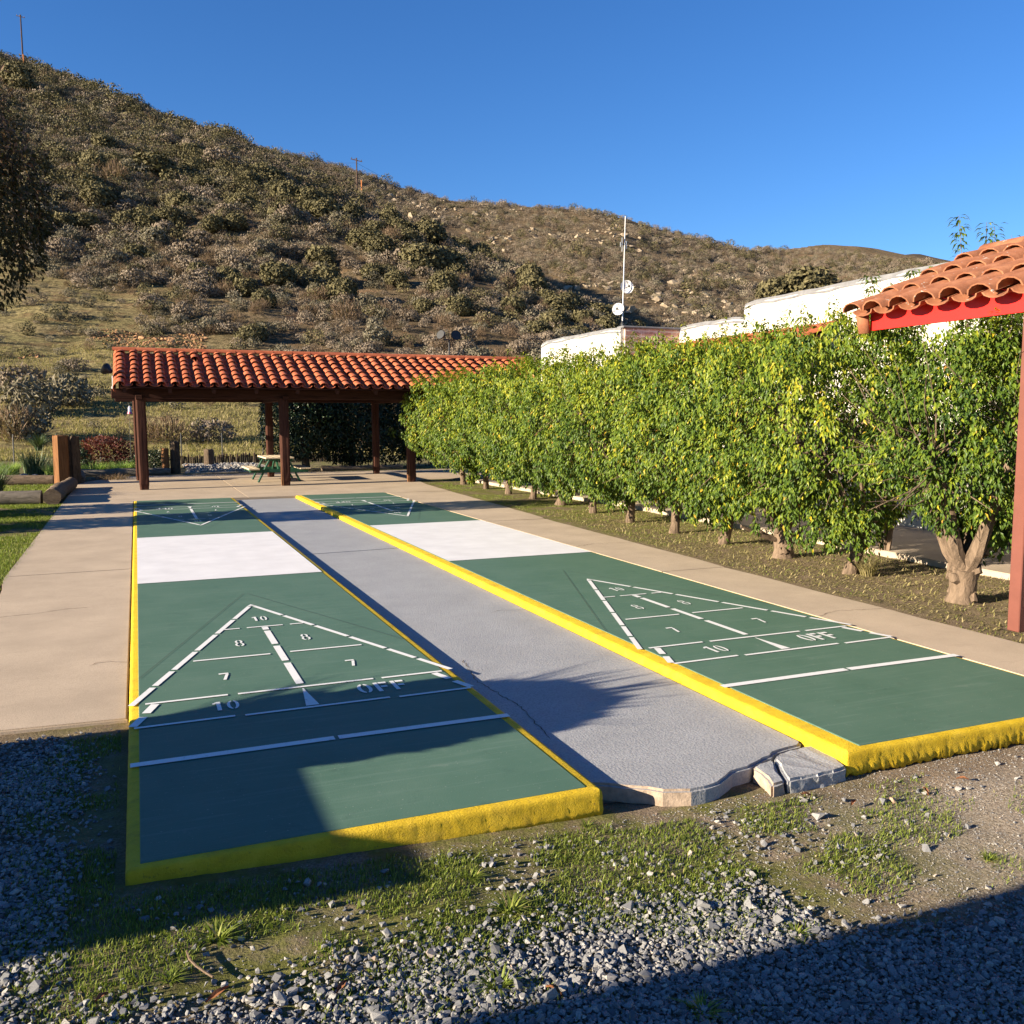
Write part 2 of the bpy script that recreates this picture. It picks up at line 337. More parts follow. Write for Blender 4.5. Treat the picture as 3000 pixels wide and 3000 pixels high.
def hill_parts(x, y):
    dx = np.asarray(x, float)-CX; dy = np.asarray(y, float); a = np.arctan2(dx, dy); r = np.hypot(dx, dy)
    rs = np.interp(a, FA, FR); zs = np.maximum(np.interp(a, FA, FZ), 0.0); b = 41.0
    t = (r-b)/(rs-b); z1 = np.where(t < 1, prof(t)*zs, zs-.60*(np.sqrt((r-rs)**2+100.)-10.))
    rs2 = np.interp(a, GA, GR); zs2 = np.maximum(np.interp(a, GA, GZ), 2); b2 = 120.0
    t2 = (r-b2)/(rs2-b2); z2 = np.where(t2 < 1, np.clip(t2, 0, 1)**1.2*zs2, zs2-.3*(r-rs2))
    return z1, z2, t, t2, r, a
def hill_z(x, y):
    z1, z2, t, t2, r, a = hill_parts(x, y)
    amp = np.clip((r-50)/90, 0, 1)
    nz = (fbm(x, y, 1/28., 3)-.5)*5.0*amp+(fbm(x, y, 1/7., 8)-.5)*1.0*np.clip((r-42)/20, 0, 1)
    return np.maximum(np.maximum(z1, z2)+nz*np.clip(np.maximum(t, t2)*6, 0, 1)*np.clip((1.15-np.where(z1 > z2, t, t2))*3, .25, 1), -3.0)
def hill_mesh():
    A = np.radians(np.linspace(-38, 82, 320)); Rr = np.concatenate([np.linspace(38, 60, 26), np.linspace(61.5, 325, 210), np.linspace(328, 560, 90), np.linspace(580, 900, 12)])
    a, r = np.meshgrid(A, Rr, indexing='ij'); x = CX+np.sin(a)*r; y = np.cos(a)*r; z = hill_z(x, y)-.06
    z = np.where(r < 41, -.25, z)
    n, m = a.shape; idx = np.arange(n*m).reshape(n, m)
    F = np.stack([idx[:-1, :-1], idx[1:, :-1], idx[1:, 1:], idx[:-1, 1:]], -1).reshape(-1, 4)[:, ::-1]
    V = np.stack([x, y, z], -1).reshape(-1, 3)
    md = meadow(x, y).ravel()
    o = mk('hillside', V, [F], MT['hill'], None, True, {'meadow': ('POINT', md)}); tag(o, kind='structure'); return o
def meadow(x, y):
    z1, z2, t, t2, r, a = hill_parts(x, y)
    ad = np.degrees(a)
    lim = np.interp(ad, [-12, -5, -1, 2, 6, 10, 20, 40], [.24, .25, .27, .25, .15, .09, .07, .05])
    m = 1/(1+np.exp((t-lim-(fbm(x, y, 1/12., 5)-.5)*.25)*22))
    return np.clip(m*np.where(z1 >= z2, 1, 0), 0, 1)
hill_mesh()

def zg(x, y):
    """near ground height"""
    x = np.asarray(x, float); y = np.asarray(y, float)
    near = np.clip(-.055-.040*(x+.9), -.135, -.03)
    left = np.clip(-.05-.012*(x+.9), -.06, -.02)
    wl = np.clip((-.9-x)*1.5, 0, 1); base = near*(1-wl)+left*wl
    lawn = np.where(x < 0, np.where((x > -2.3) & (y < 9), -.065, -.035), -.022)
    k = np.clip((y-4.6)/.8, 0, 1)
    z = base*(1-k)+lawn*k
    # keep it under the slabs
    under = ((x > -2.05) & (x < 4.6) & (y > 5.5) & (y < 27.6)) | ((x > -.80) & (x < 4.0) & (y > 3.42) & (y < 7))
    z = np.where(under, -.28, z)
    bumps = (fbm(x, y, 2.2, 1)-.5)*.030+(fbm(x, y, 9, 2)-.5)*.012
    return z+bumps*np.clip((12-np.abs(y))/6, .25, 1)
def ground_mesh():
    ys = np.concatenate([[-1500, -300, -60, -20, -8, -3], np.linspace(-1, 5.8, 150), np.linspace(6, 45, 130), [60, 120, 300, 800, 1500]])
    xs = np.concatenate([[-1500, -300, -80, -30, -14, -8], np.linspace(-6, 10, 280), [12, 16, 30, 80, 300, 1500]])
    x, y = np.meshgrid(xs, ys, indexing='ij'); z = zg(x, y); z = np.where((y > 46) | (np.abs(x) > 60), -.4, z)
    n, m = x.shape; idx = np.arange(n*m).reshape(n, m)
    F = np.stack([idx[:-1, :-1], idx[1:, :-1], idx[1:, 1:], idx[:-1, 1:]], -1).reshape(-1, 4)
    g = grassmask(x, y); s_ = sandmask(x, y)
    o = mk('ground', np.stack([x, y, z], -1).reshape(-1, 3), [F], MT['ground'], None, True, {'grass': ('POINT', g.ravel()), 'sand': ('POINT', s_.ravel())})
    tag(o, kind='structure')
def ss(a, b, v): t = np.clip((v-a)/(b-a), 0, 1); return t*t*(3-2*t)
def grassmask(x, y):
    lawnL = ss(-2.0, -2.2, x)*ss(6.5, 9, y); lawnR = ss(4.5, 4.8, x)*ss(7, 14, y)*.75+ss(4.5, 4.8, x)*.25
    fg = ss(2.0, 2.5, y)*ss(3.45, 3.2, y)*ss(-1.3, -.9, x)*ss(2.6, 1.3, x)
    lw = ss(-1.6, -1.1, x)*ss(-.8, -.95, x)*ss(2, 2.6, y)*.6
    back = ss(27, 29, y)*.8
    return np.clip(np.maximum.reduce([lawnL, lawnR, fg, lw, back]), 0, 1)
def sandmask(x, y):
    s1 = ss(1.2, 2.0, x)*ss(1.9, 2.3, y)*ss(3.2, 2.85, y)
    return np.clip(np.maximum(s1, .25*ss(5, 4, y)+.12), 0, 1)
ground_mesh()

# ------------------------------------------------------------------ paving
def slab(name, polys, z1, thick, mat, bev=.008):
    bm = bmesh.new()
    for p, zz in polys:
        vs = [bm.verts.new((x, y, (zz(x, y) if callable(zz) else zz))) for x, y in p]
        f = bm.faces.new(vs); r = bmesh.ops.extrude_face_region(bm, geom=[f])
        vv = [e for e in r['geom'] if isinstance(e, bmesh.types.BMVert)]
        for v in vv: v.co.z -= thick
    bmesh.ops.recalc_face_normals(bm, faces=bm.faces[:])
    top = [e for e in bm.edges if all(abs(v.co.z-(z1)) < .06 for v in e.verts) and len(e.link_faces) == 2]
    me = bpy.data.meshes.new(name); 
    if bev: bmesh.ops.bevel(bm, geom=top, offset=bev, segments=2, affect='EDGES')
    bm.to_mesh(me); bm.free(); me.polygons.foreach_set('use_smooth', np.zeros(len(me.polygons), bool)); me.materials.append(mat); o = bpy.data.objects.new(name, me); COL.objects.link(o)
    return tag(o, kind='structure')
def jag(a, b, n, amp, seed):
    rg = np.random.default_rng(seed); a = np.array(a, float); b = np.array(b, float); d = b-a; nn = np.array((-d[1], d[0])); nn /= np.linalg.norm(nn)
    return [tuple(a+d*t+nn*rg.uniform(-amp, amp)) for t in np.linspace(0, 1, n)]
g_ = .006
zl = lambda x, y: -.034+.022*min(1, max(0, (y-5)/12))
slab('left_walkway', [([(-.925, 5.10), (-.925, 10.32), (-2.10, 10.28)]+jag((-2.10, 10.1), (-1.62, 5.15), 10, .012, 1), zl),
    ([(-.925, 10.33), (-.925, 18.98), (-2.17, 18.98), (-2.13, 14.5), (-2.10, 10.29)], zl)], -.03, .14, MT['conc'])
zr = -.012
slab('right_walkway', [([(4.050, 2.6), (4.72, 2.6)]+jag((4.74, 4.4), (4.80, 7.4), 8, .012, 2)+[(4.80, 7.9), (4.050, 7.9)], zr),
    ([(4.050, 7.906), (4.82, 7.906)]+jag((4.86, 8.5), (5.03, 12.9), 10, .012, 3)+[(4.050, 12.95)], zr),
    ([(4.050, 12.956), (5.04, 12.956)]+jag((5.1, 13.2), (5.45, 18.9), 10, .012, 4)+[(4.050, 18.98)], zr)], zr, .14, MT['conc'])
slab('patio', [([(-2.17, 18.986), (1.2, 18.986), (1.2, 22.9), (-2.2, 22.9)], zr), ([(1.206, 18.986), (5.46, 18.986), (5.60, 21.0), (5.85, 22.9), (1.206, 22.9)], zr),
    ([(-2.2, 22.906), (1.2, 22.906), (1.2, 27.6), (-1.2, 27.6), (-2.2, 25.3)], zr), ([(1.206, 22.906), (5.86, 22.906), (11, 22.906), (11, 27.6), (1.206, 27.6)], zr)], zr, .14, MT['conc'])
# grey walkway between the courts, broken at its near end
def _ed(L, z): return [tuple(gz(1700+u*.46584, 2150+v*.46584, z)[:2]) for u, v in L]
fr = [(.925, 3.45), (.99, 3.42)]+_ed([(320, 330), (420, 338), (520, 352), (620, 352), (700, 352), (790, 335), (880, 305), (925, 265), (960, 236), (1010, 222), (1060, 205), (1110, 178), (1160, 152), (1203, 138), (1222, 116), (1250, 104), (1310, 88), (1380, 70)], -.056)+[(2.148, 3.50)]
zw = -.056
_f = []
for _i in range(len(fr)-1): _f += jag(fr[_i], fr[_i+1], max(2, int(np.hypot(fr[_i+1][0]-fr[_i][0], fr[_i+1][1]-fr[_i][1])/.024)), .004, 90+_i)[:-1]
_f.append(fr[-1])
slab('grey_walkway', [(_f+[(2.148, 10.95), (.925, 10.84)], zw), ([(.925, 10.848), (2.148, 10.958), (2.148, 18.98), (.925, 18.98)], zw)], zw, .075, MT['grey'], .012)
_o = bpy.data.objects['grey_walkway']; _o.data.materials.append(MT['brokenc'])
for _p in _o.data.polygons:
    if _p.normal.z < .35 and _p.center.y < 3.6 and _p.center.x < 1.30: _p.material_index = 1
mb = MB(); mb.prism([(x+.004*math.sin(i*7), y+.012+.006*math.sin(i*5)) for i, (x, y) in enumerate(fr)]+[(2.14, 3.7), (.93, 3.7)], -.2, -.10)
o = mb.build('walkway_bed', MT['brokenc']); tag(o, kind='structure')
def rough_block(name, poly, z0, z1, mat_top, mat_side, seed, tilt=(0, 0)):
    bm = bmesh.new(); vs = [bm.verts.new((x, y, z1)) for x, y in poly]; f = bm.faces.new(vs)
    r = bmesh.ops.extrude_face_region(bm, geom=[f]); 
    for v in [e for e in r['geom'] if isinstance(e, bmesh.types.BMVert)]: v.co.z = z0
    bmesh.ops.recalc_face_normals(bm, faces=bm.faces[:])
    bmesh.ops.bevel(bm, geom=[e for e in bm.edges], offset=.012, segments=2, affect='EDGES')
    bmesh.ops.triangulate(bm, faces=bm.faces[:]); bmesh.ops.subdivide_edges(bm, edges=[e for e in bm.edges if e.calc_length() > .05], cuts=2, use_grid_fill=True)
    c = Vector((sum(p[0] for p in poly)/len(poly), sum(p[1] for p in poly)/len(poly), z1))
    for v in bm.verts:
        k = mnoise.noise(v.co*22+Vector((seed, 0, 0)))*.012
        side = 1.0 if v.co.z < z1-.012 else .25
        d = (v.co-c); d.z = 0
        if d.length > 1e-4: v.co += d.normalized()*k*side
        v.co.z += mnoise.noise(v.co*14+Vector((0, seed, 0)))*.006+(v.co.x-c.x)*tilt[0]+(v.co.y-c.y)*tilt[1]
    me = bpy.data.meshes.new(name); bm.normal_update()
    for f in bm.faces: f.material_index = 0 if f.normal.z > .6 else 1
    bm.to_mesh(me); bm.free(); me.materials.append(mat_top); me.materials.append(mat_side)
    o = bpy.data.objects.new(name, me); COL.objects.link(o); return o
o = rough_block('concrete_chunk', _ed([(1085, 210), (1118, 190), (1205, 160), (1228, 190), (1238, 232), (1275, 268), (1292, 292), (1205, 312), (1170, 262), (1120, 232)], -.062), -.14, -.062, MT['grey'], MT['brokenc'], 3, (.03, .03))
tag(o, 'small broken slab chunk with pale bare edge beside the gap in the gray walkway', 'concrete chunk')
o = rough_block('concrete_chunk', _ed([(1218, 158), (1240, 122), (1312, 102), (1440, 72), (1488, 70), (1680, 198), (1600, 226), (1500, 248), (1400, 268), (1310, 290), (1268, 234), (1250, 190)], -.060), -.14, -.060, MT['grey'], MT['grey'], 8, (-.01, .02))
tag(o, 'larger cracked gray slab chunk against the yellow kerb of the right court', 'concrete chunk')
def crack(parent, pts, z, w_, seed):
    rg = np.random.default_rng(seed); P = np.array(pts, float); Q = [P[0]]
    for a, b in zip(P[:-1], P[1:]):
        n = max(3, int(np.linalg.norm(b-a)/.03)); d = b-a; nn = np.array((-d[1], d[0]))/np.linalg.norm(d)
        Q += [a+d*k/n+nn*rg.normal(0, .007) for k in range(1, n+1)]
    Q = np.array(Q); V = []
    for i, q in enumerate(Q):
        d = Q[min(i+1, len(Q)-1)]-Q[max(i-1, 0)]; nn = np.array((-d[1], d[0]))/(np.linalg.norm(d)+1e-9); ww = w_*rg.uniform(.4, 1.3)*(1 if 0 < i < len(Q)-1 else .2)
        zz = z(q[0], q[1]) if callable(z) else z
        V += [(*(q-nn*ww/2), zz), (*(q+nn*ww/2), zz)]
    m = MB(); m.add(V, [(2*i, 2*i+1, 2*i+3, 2*i+2) for i in range(len(Q)-1)]); return m.build('crack', MT['darkbark'], bpy.data.objects[parent])
zc = lambda x, y: zl(x, y)+.0035
crack('left_walkway', [(-2.0, 8.15), (-1.65, 8.2), (-1.4, 8.32), (-1.25, 8.30)], zc, .006, 1)
crack('left_walkway', [(-.93, 6.3), (-1.1, 6.38), (-1.16, 6.3)], zc, .005, 2)
crack('left_walkway', [(-1.3, 16.4), (-1.6, 16.2), (-2.1, 16.3)], zc, .008, 3)
crack('right_walkway', [(4.06, 9.9), (4.4, 10.05), (4.95, 9.95)], zr+.0035, .007, 4)
crack('right_walkway', [(4.06, 5.6), (4.3, 5.7), (4.78, 5.62)], zr+.0035, .005, 5)
crack('patio', [(-1.9, 20.4), (-.5, 20.6), (.6, 20.45)], zr+.0035, .010, 6)
crack('grey_walkway', [(1.02, 4.0), (1.08, 4.5), (1.03, 5.1), (1.12, 5.6)], zw+.0035, .005, 7)
crack('grey_walkway', [(2.14, 6.9), (1.9, 6.97), (1.8, 6.9)], zw+.0035, .004, 8)
# walk and kerb behind the hedge
slab('rear_walkway', [([(6.75, 4.0), (9.0, 4.0), (9.0, 15.4), (7.15, 15.4), (6.95, 8.6)], .045), ([(7.0, 15.406), (7.72, 15.406), (7.72, 21.5), (6.9, 21.5)], .045)], .045, .2, MT['conc2'])

# ------------------------------------------------------------------ shuffleboard courts
def ring_slab(x0, x1, y0, y1, ztop, depth, parent, seed, zbot=None):
    """yellow painted rim with a rough, dripping lower edge"""
    rg = np.random.default_rng(seed); st = .014; P = []
    def run(a, b):
        a = np.array(a); b = np.array(b); n = max(2, int(np.linalg.norm(b-a)/st))
        return [a+(b-a)*t for t in np.linspace(0, 1, n, endpoint=False)]
    c4 = [(x0, y0), (x1, y0), (x1, y1), (x0, y1)]
    for i in range(4): P += run(c4[i], c4[(i+1) % 4])
    P = np.array(P); n = len(P); cx, cy = (x0+x1)/2, (y0+y1)/2
    nx = np.where(np.abs(P[:, 0]-x0) < 1e-6, -1, np.where(np.abs(P[:, 0]-x1) < 1e-6, 1, 0)); ny = np.where(np.abs(P[:, 1]-y0) < 1e-6, -1, np.where(np.abs(P[:, 1]-y1) < 1e-6, 1, 0))
    N = np.stack([nx, ny], 1).astype(float)
    prof = [(-.14, 0.0), (-.020, 0.0), (-.006, -.004), (.0, -.013), (.001, -.03), (.002, -.05), (.003, -.07), (.004, -.09), (.002, -.115), (-.05, -.13), (-.05, -.24)]
    V = []
    for k, (o_, dz) in enumerate(prof):
        am = 0 if k < 2 else (.0005 if k < 4 else (.0008 if k < 6 else ((.0014 if k == 6 else .003) if seed > 2 else .0006))); jj = rg.normal(0, 1, n)
        jz = ((.009 if seed > 2 else .003) if 7 <= k <= 8 else 0)*rg.normal(0, 1, n)
        off = o_+am*jj
        Q = P+N*off[:, None]; ci = max(0, -o_); Q[:, 0] = np.clip(Q[:, 0], x0+ci if ci else -99, x1-ci if ci else 99); Q[:, 1] = np.clip(Q[:, 1], y0+ci if ci else -99, y1-ci if ci else 99)
        V.append(np.column_stack([Q, np.full(n, ztop+dz)+jz]))
    V = np.concatenate(V); F = []
    for k in range(len(prof)-1):
        a = k*n+np.arange(n); b = k*n+(np.arange(n)+1) % n; F.append(np.stack([a, a+n, b+n, b], 1))
    return mk('border', V, [np.concatenate(F)], MT['yellow'], parent, True)
def quad_strip(mb, a, b, w_, z):
    a = np.array(a, float); b = np.array(b, float); d = b-a; d /= np.linalg.norm(d); n = np.array((-d[1], d[0]))*w_/2
    p = [a-n, b-n, b+n, a+n]; mb.add([(q[0], q[1], z) for q in p], [(0, 1, 2, 3)])
def poly2(mb, pts, z): mb.add([(x, y, z) for x, y in pts], [list(range(len(pts)))])
def arc(mb, cx, cy, rx, ry, a0, a1, t, z, n=10):
    A = np.radians(np.linspace(a0, a1, n)); V = []
    for a in A: V += [(cx+math.cos(a)*rx, cy+math.sin(a)*ry, z), (cx+math.cos(a)*(rx-t), cy+math.sin(a)*(ry-t*.75), z)]
    mb.add(V, [(2*i, 2*i+2, 2*i+3, 2*i+1) for i in range(n-1)])
def glyph(ch, x, y, w_, h, z):
    mb = MB(); t = w_*.27
    if ch in '0O':
        arc(mb, x+w_/2, y+h/2, w_/2, h/2, 102, 258, t, z); arc(mb, x+w_/2, y+h/2, w_/2, h/2, -78, 78, t, z)
    elif ch == '1':
        poly2(mb, [(x+w_*.42, y), (x+w_*.42+t*1.3, y), (x+w_*.42+t*1.3, y+h), (x+w_*.42, y+h)], z)
        poly2(mb, [(x+w_*.12, y+h*.74), (x+w_*.40, y+h*.80), (x+w_*.40, y+h), (x+w_*.28, y+h*.9), (x+w_*.12, y+h*.88)], z)
    elif ch == '8':
        for cy, rr in ((y+h*.74, .25), (y+h*.28, .28)):
            arc(mb, x+w_/2, cy, w_*(.42 if rr < .26 else .5), h*rr, 102, 258, t*.85, z, 8); arc(mb, x+w_/2, cy, w_*(.42 if rr < .26 else .5), h*rr, -78, 78, t*.85, z, 8)
    elif ch == '7':
        poly2(mb, [(x, y+h*.84), (x+w_, y+h*.84), (x+w_, y+h), (x, y+h)], z)
        poly2(mb, [(x+w_*.28, y), (x+w_*.60, y), (x+w_, y+h*.80), (x+w_*.68, y+h*.80)], z)
    elif ch == 'F':
        poly2(mb, [(x+w_*.05, y), (x+w_*.05+t*1.15, y), (x+w_*.05+t*1.15, y+h), (x+w_*.05, y+h)], z)
        poly2(mb, [(x+w_*.43, y+h*.82), (x+w_, y+h*.82), (x+w_, y+h), (x+w_*.43, y+h)], z)
        poly2(mb, [(x+w_*.43, y+h*.42), (x+w_*.9, y+h*.42), (x+w_*.9, y+h*.60), (x+w_*.43, y+h*.60)], z)
    return mb
def court(R, label, xb0, xb1, yf, yfar, wy0, wy1, seed, gl, gr):
    root = empty('shuffleboard_court', (R, 0, 0)); tag(root, label, 'court')
    ring_slab(xb0, xb1, yf, yfar, -.004, .24, root, seed)
    yi = yf+.036; m_ = MB(); m_.box(((gl+gr)/2, (yi+yfar-.02)/2, -.05), (gr-gl, yfar-.02-yi, .10), None, .003); m_.build('playing_surface', MT['court'], root)
    m2 = MB(); poly2(m2, [(gl, wy0-.004), (gr, wy0+.004), (gr, wy1+.01), (gl, wy1-.01)], .004); m2.build('neutral_zone', MT['white'], root)
    Z = .0045
    def tri_mark(T, name):
        L = MB(); th = .026
        def seg(a, b, w_=th): quad_strip(L, T(a), T(b), w_, Z)
        def dash(a, b, cuts, w_, gap=.018):
            a = np.array(a); b = np.array(b); Ln = np.linalg.norm(b-a); ts = [0]+cuts+[1]
            for i in range(len(ts)-1): seg(a+(b-a)*(ts[i]+(gap/Ln if i else 0)), a+(b-a)*(ts[i+1]-(gap/Ln if i < len(ts)-2 else 0)), w_)
        AP = (0, 7.72)
        dash((-.022, 7.66), (-.905, 5.19), [.185, .37, .555, .735, .865], .036); dash((.022, 7.66), (.905, 5.22), [.185, .37, .555, .735, .865], .036)
        poly2(L, [T((0, 7.755)), T((.042, 7.665)), T((0, 7.69)), T((-.042, 7.665))], Z)
        for a, b in ((-.285, -.175), (-.125, .135), (.188, .285)): seg((a, 6.872), (b, 6.872), .024)
        seg((-.545, 6.03), (-.066, 6.03)); seg((.062, 6.038), (.54, 6.038))
        for a, b in ((6.85, 6.755), (6.715, 6.29), (6.23, 5.818), (5.757, 5.262)): seg((0, a), (0, b), .044)
        for a, b in ((-.835, -.407), (-.353, .417), (.467, .842)): seg((a, 5.195), (b, 5.200))
        for a, b in ((-.89, -.405), (-.356, .416), (.466, .89)): seg((a, 4.795), (b, 4.805))
        for s_ in (-1, 1): seg((s_*.785, 5.172), (s_*.832, 5.025), .044); seg((s_*.846, 4.965), (s_*.897, 4.82), .044)
        poly2(L, [T((-.003, 5.16)), T((-.038, 4.828)), T((.033, 4.828)), T((.003, 5.16))], Z)
        L.build(name, MT['line'], root); L = MB()
        quad_strip(L, T((-.905, 4.268)), T((.003, 4.275)), .052, Z); quad_strip(L, T((.023, 4.275)), T((.905, 4.268)), .052, Z); L.build('base_line', MT['line'], root)
        H = MB()
        for a, b in (((0, 8.28), (-.865, 5.74)), ((.03, 8.26), (.86, 6.05))): quad_strip(H, T(a), T(b), .0035, .0042)
        H.build('old_scribed_line', MT['darkmetal'], root)
        for txt, x, y, w_, h, sp in (('10', -.058, 7.085, .050, .150, .014), ('8', -.255, 6.315, .060, .180, 0), ('8', .195, 6.325, .060, .180, 0), ('7', -.420, 5.515, .056, .150, 0), ('7', .348, 5.528, .056, .150, 0), ('10', -.508, 4.925, .063, .155, .016), ('OFF', .285, 4.93, .080, .180, .020)):
            g = MB()
            for i, ch in enumerate(txt):
                q = glyph(ch, x+i*(w_+sp), y, w_, h, Z)
                V = np.concatenate(q.V); V = np.array([(*T((p[0], p[1])), Z) for p in V]); g.add(V, q.F)
            o = g.build('number' if txt != 'OFF' else 'lettering', MT['line'], root)
    tri_mark(lambda p: (p[0], p[1]), 'scoring_lines')
    kf = 1.081; tri_mark(lambda p: (-p[0], 18.83-kf*(p[1]-3.29)), 'scoring_lines')
    return root
court(0.0, 'green shuffleboard court left of the gray walkway, its near end in shade', -.915, .915, 3.257, 18.90, 9.17, 12.83, 1, -.868, .858)
court(3.126, 'green shuffleboard court right of the gray walkway, next to the hedge side walk', -.972, .905, 3.196, 18.98, 9.34, 13.0, 5, -.866, .866)

# ------------------------------------------------------------------ tiles
def barrel(mb_V, mb_F, mb_T, n0, A, axis, side, up, L, r0_, r1_, lift0, lift1, tone, convex=True, seg=7, th=.014, fl_=.8):
    """half-pipe from A (low end) along axis for L."""
    ang = np.linspace(0, math.pi, seg); V = []
    for (pos, r, lf) in ((A, r0_, lift0), (A+axis*L, r1_, lift1)):
        for rr in (r, r-th):
            for a in ang:
                h = math.sin(a)*rr*fl_; h = h if convex else -h
                V.append(pos+side*(-math.cos(a)*rr)+up*(h+lf))
    F = []
    s = seg
    for i in range(s-1):
        F += [(i, i+1, 2*s+i+1, 2*s+i), (s+i, 3*s+i, 3*s+i+1, s+i+1), (i, s+i, s+i+1, i+1), (2*s+i, 2*s+i+1, 3*s+i+1, 3*s+i)]
    F += [(0, 2*s, 3*s, s), (s-1, 2*s-1, 4*s-1, 3*s-1)]
    mb_V.append(np.array(V)); mb_F.append(np.array(F)+n0); mb_T += [tone]*len(F)
    return n0+len(V)
def tiled_roof(name, origin, along, slope, W, L, pitch, course, r, mat, parent, seed, jit=1.0, skip=()):
    rg = np.random.default_rng(seed); along = np.array(along, float); slope = np.array(slope, float); slope /= np.linalg.norm(slope); up = np.cross(along, slope)
    if up[2] < 0: up = -up
    V = []; F = []; T = []; n = 0; nc = int(round(W/pitch)); nr = int(math.ceil(L/course))
    for i in range(nc+1):
        for j in range(nr):
            tone = rg.random(); base = np.array(origin)+along*(i*pitch)+slope*(j*course)
            jx = along*rg.normal(0, .006)*jit
            Lc = min(course*1.18, L-j*course+.02)
            # channel tile between, then cover tile
            if i < nc:
                n = barrel(V, F, T, n, base+along*pitch/2+slope*(-.012+rg.normal(0, .006))+jx, slope, along, up, Lc, pitch*.44, pitch*.40, .058, .036, tone*.6, False, 7, .014, .46)  # channel tone lowered, painting shade between the cover tiles
            if (i, j) in skip: continue
            n = barrel(V, F, T, n, base+slope*rg.normal(0, .010)*jit+jx, slope, along, up, Lc, r, r*.84, .050+rg.uniform(0, .012), .022, rg.random(), True, 7, .014, .72)
    o = mk(name, np.concatenate(V), [np.concatenate(F)], mat, parent, True, {'tone': ('FACE', T)})
    try: o.data.set_sharp_from_angle(angle=rad(50))
    except Exception: pass
    return o

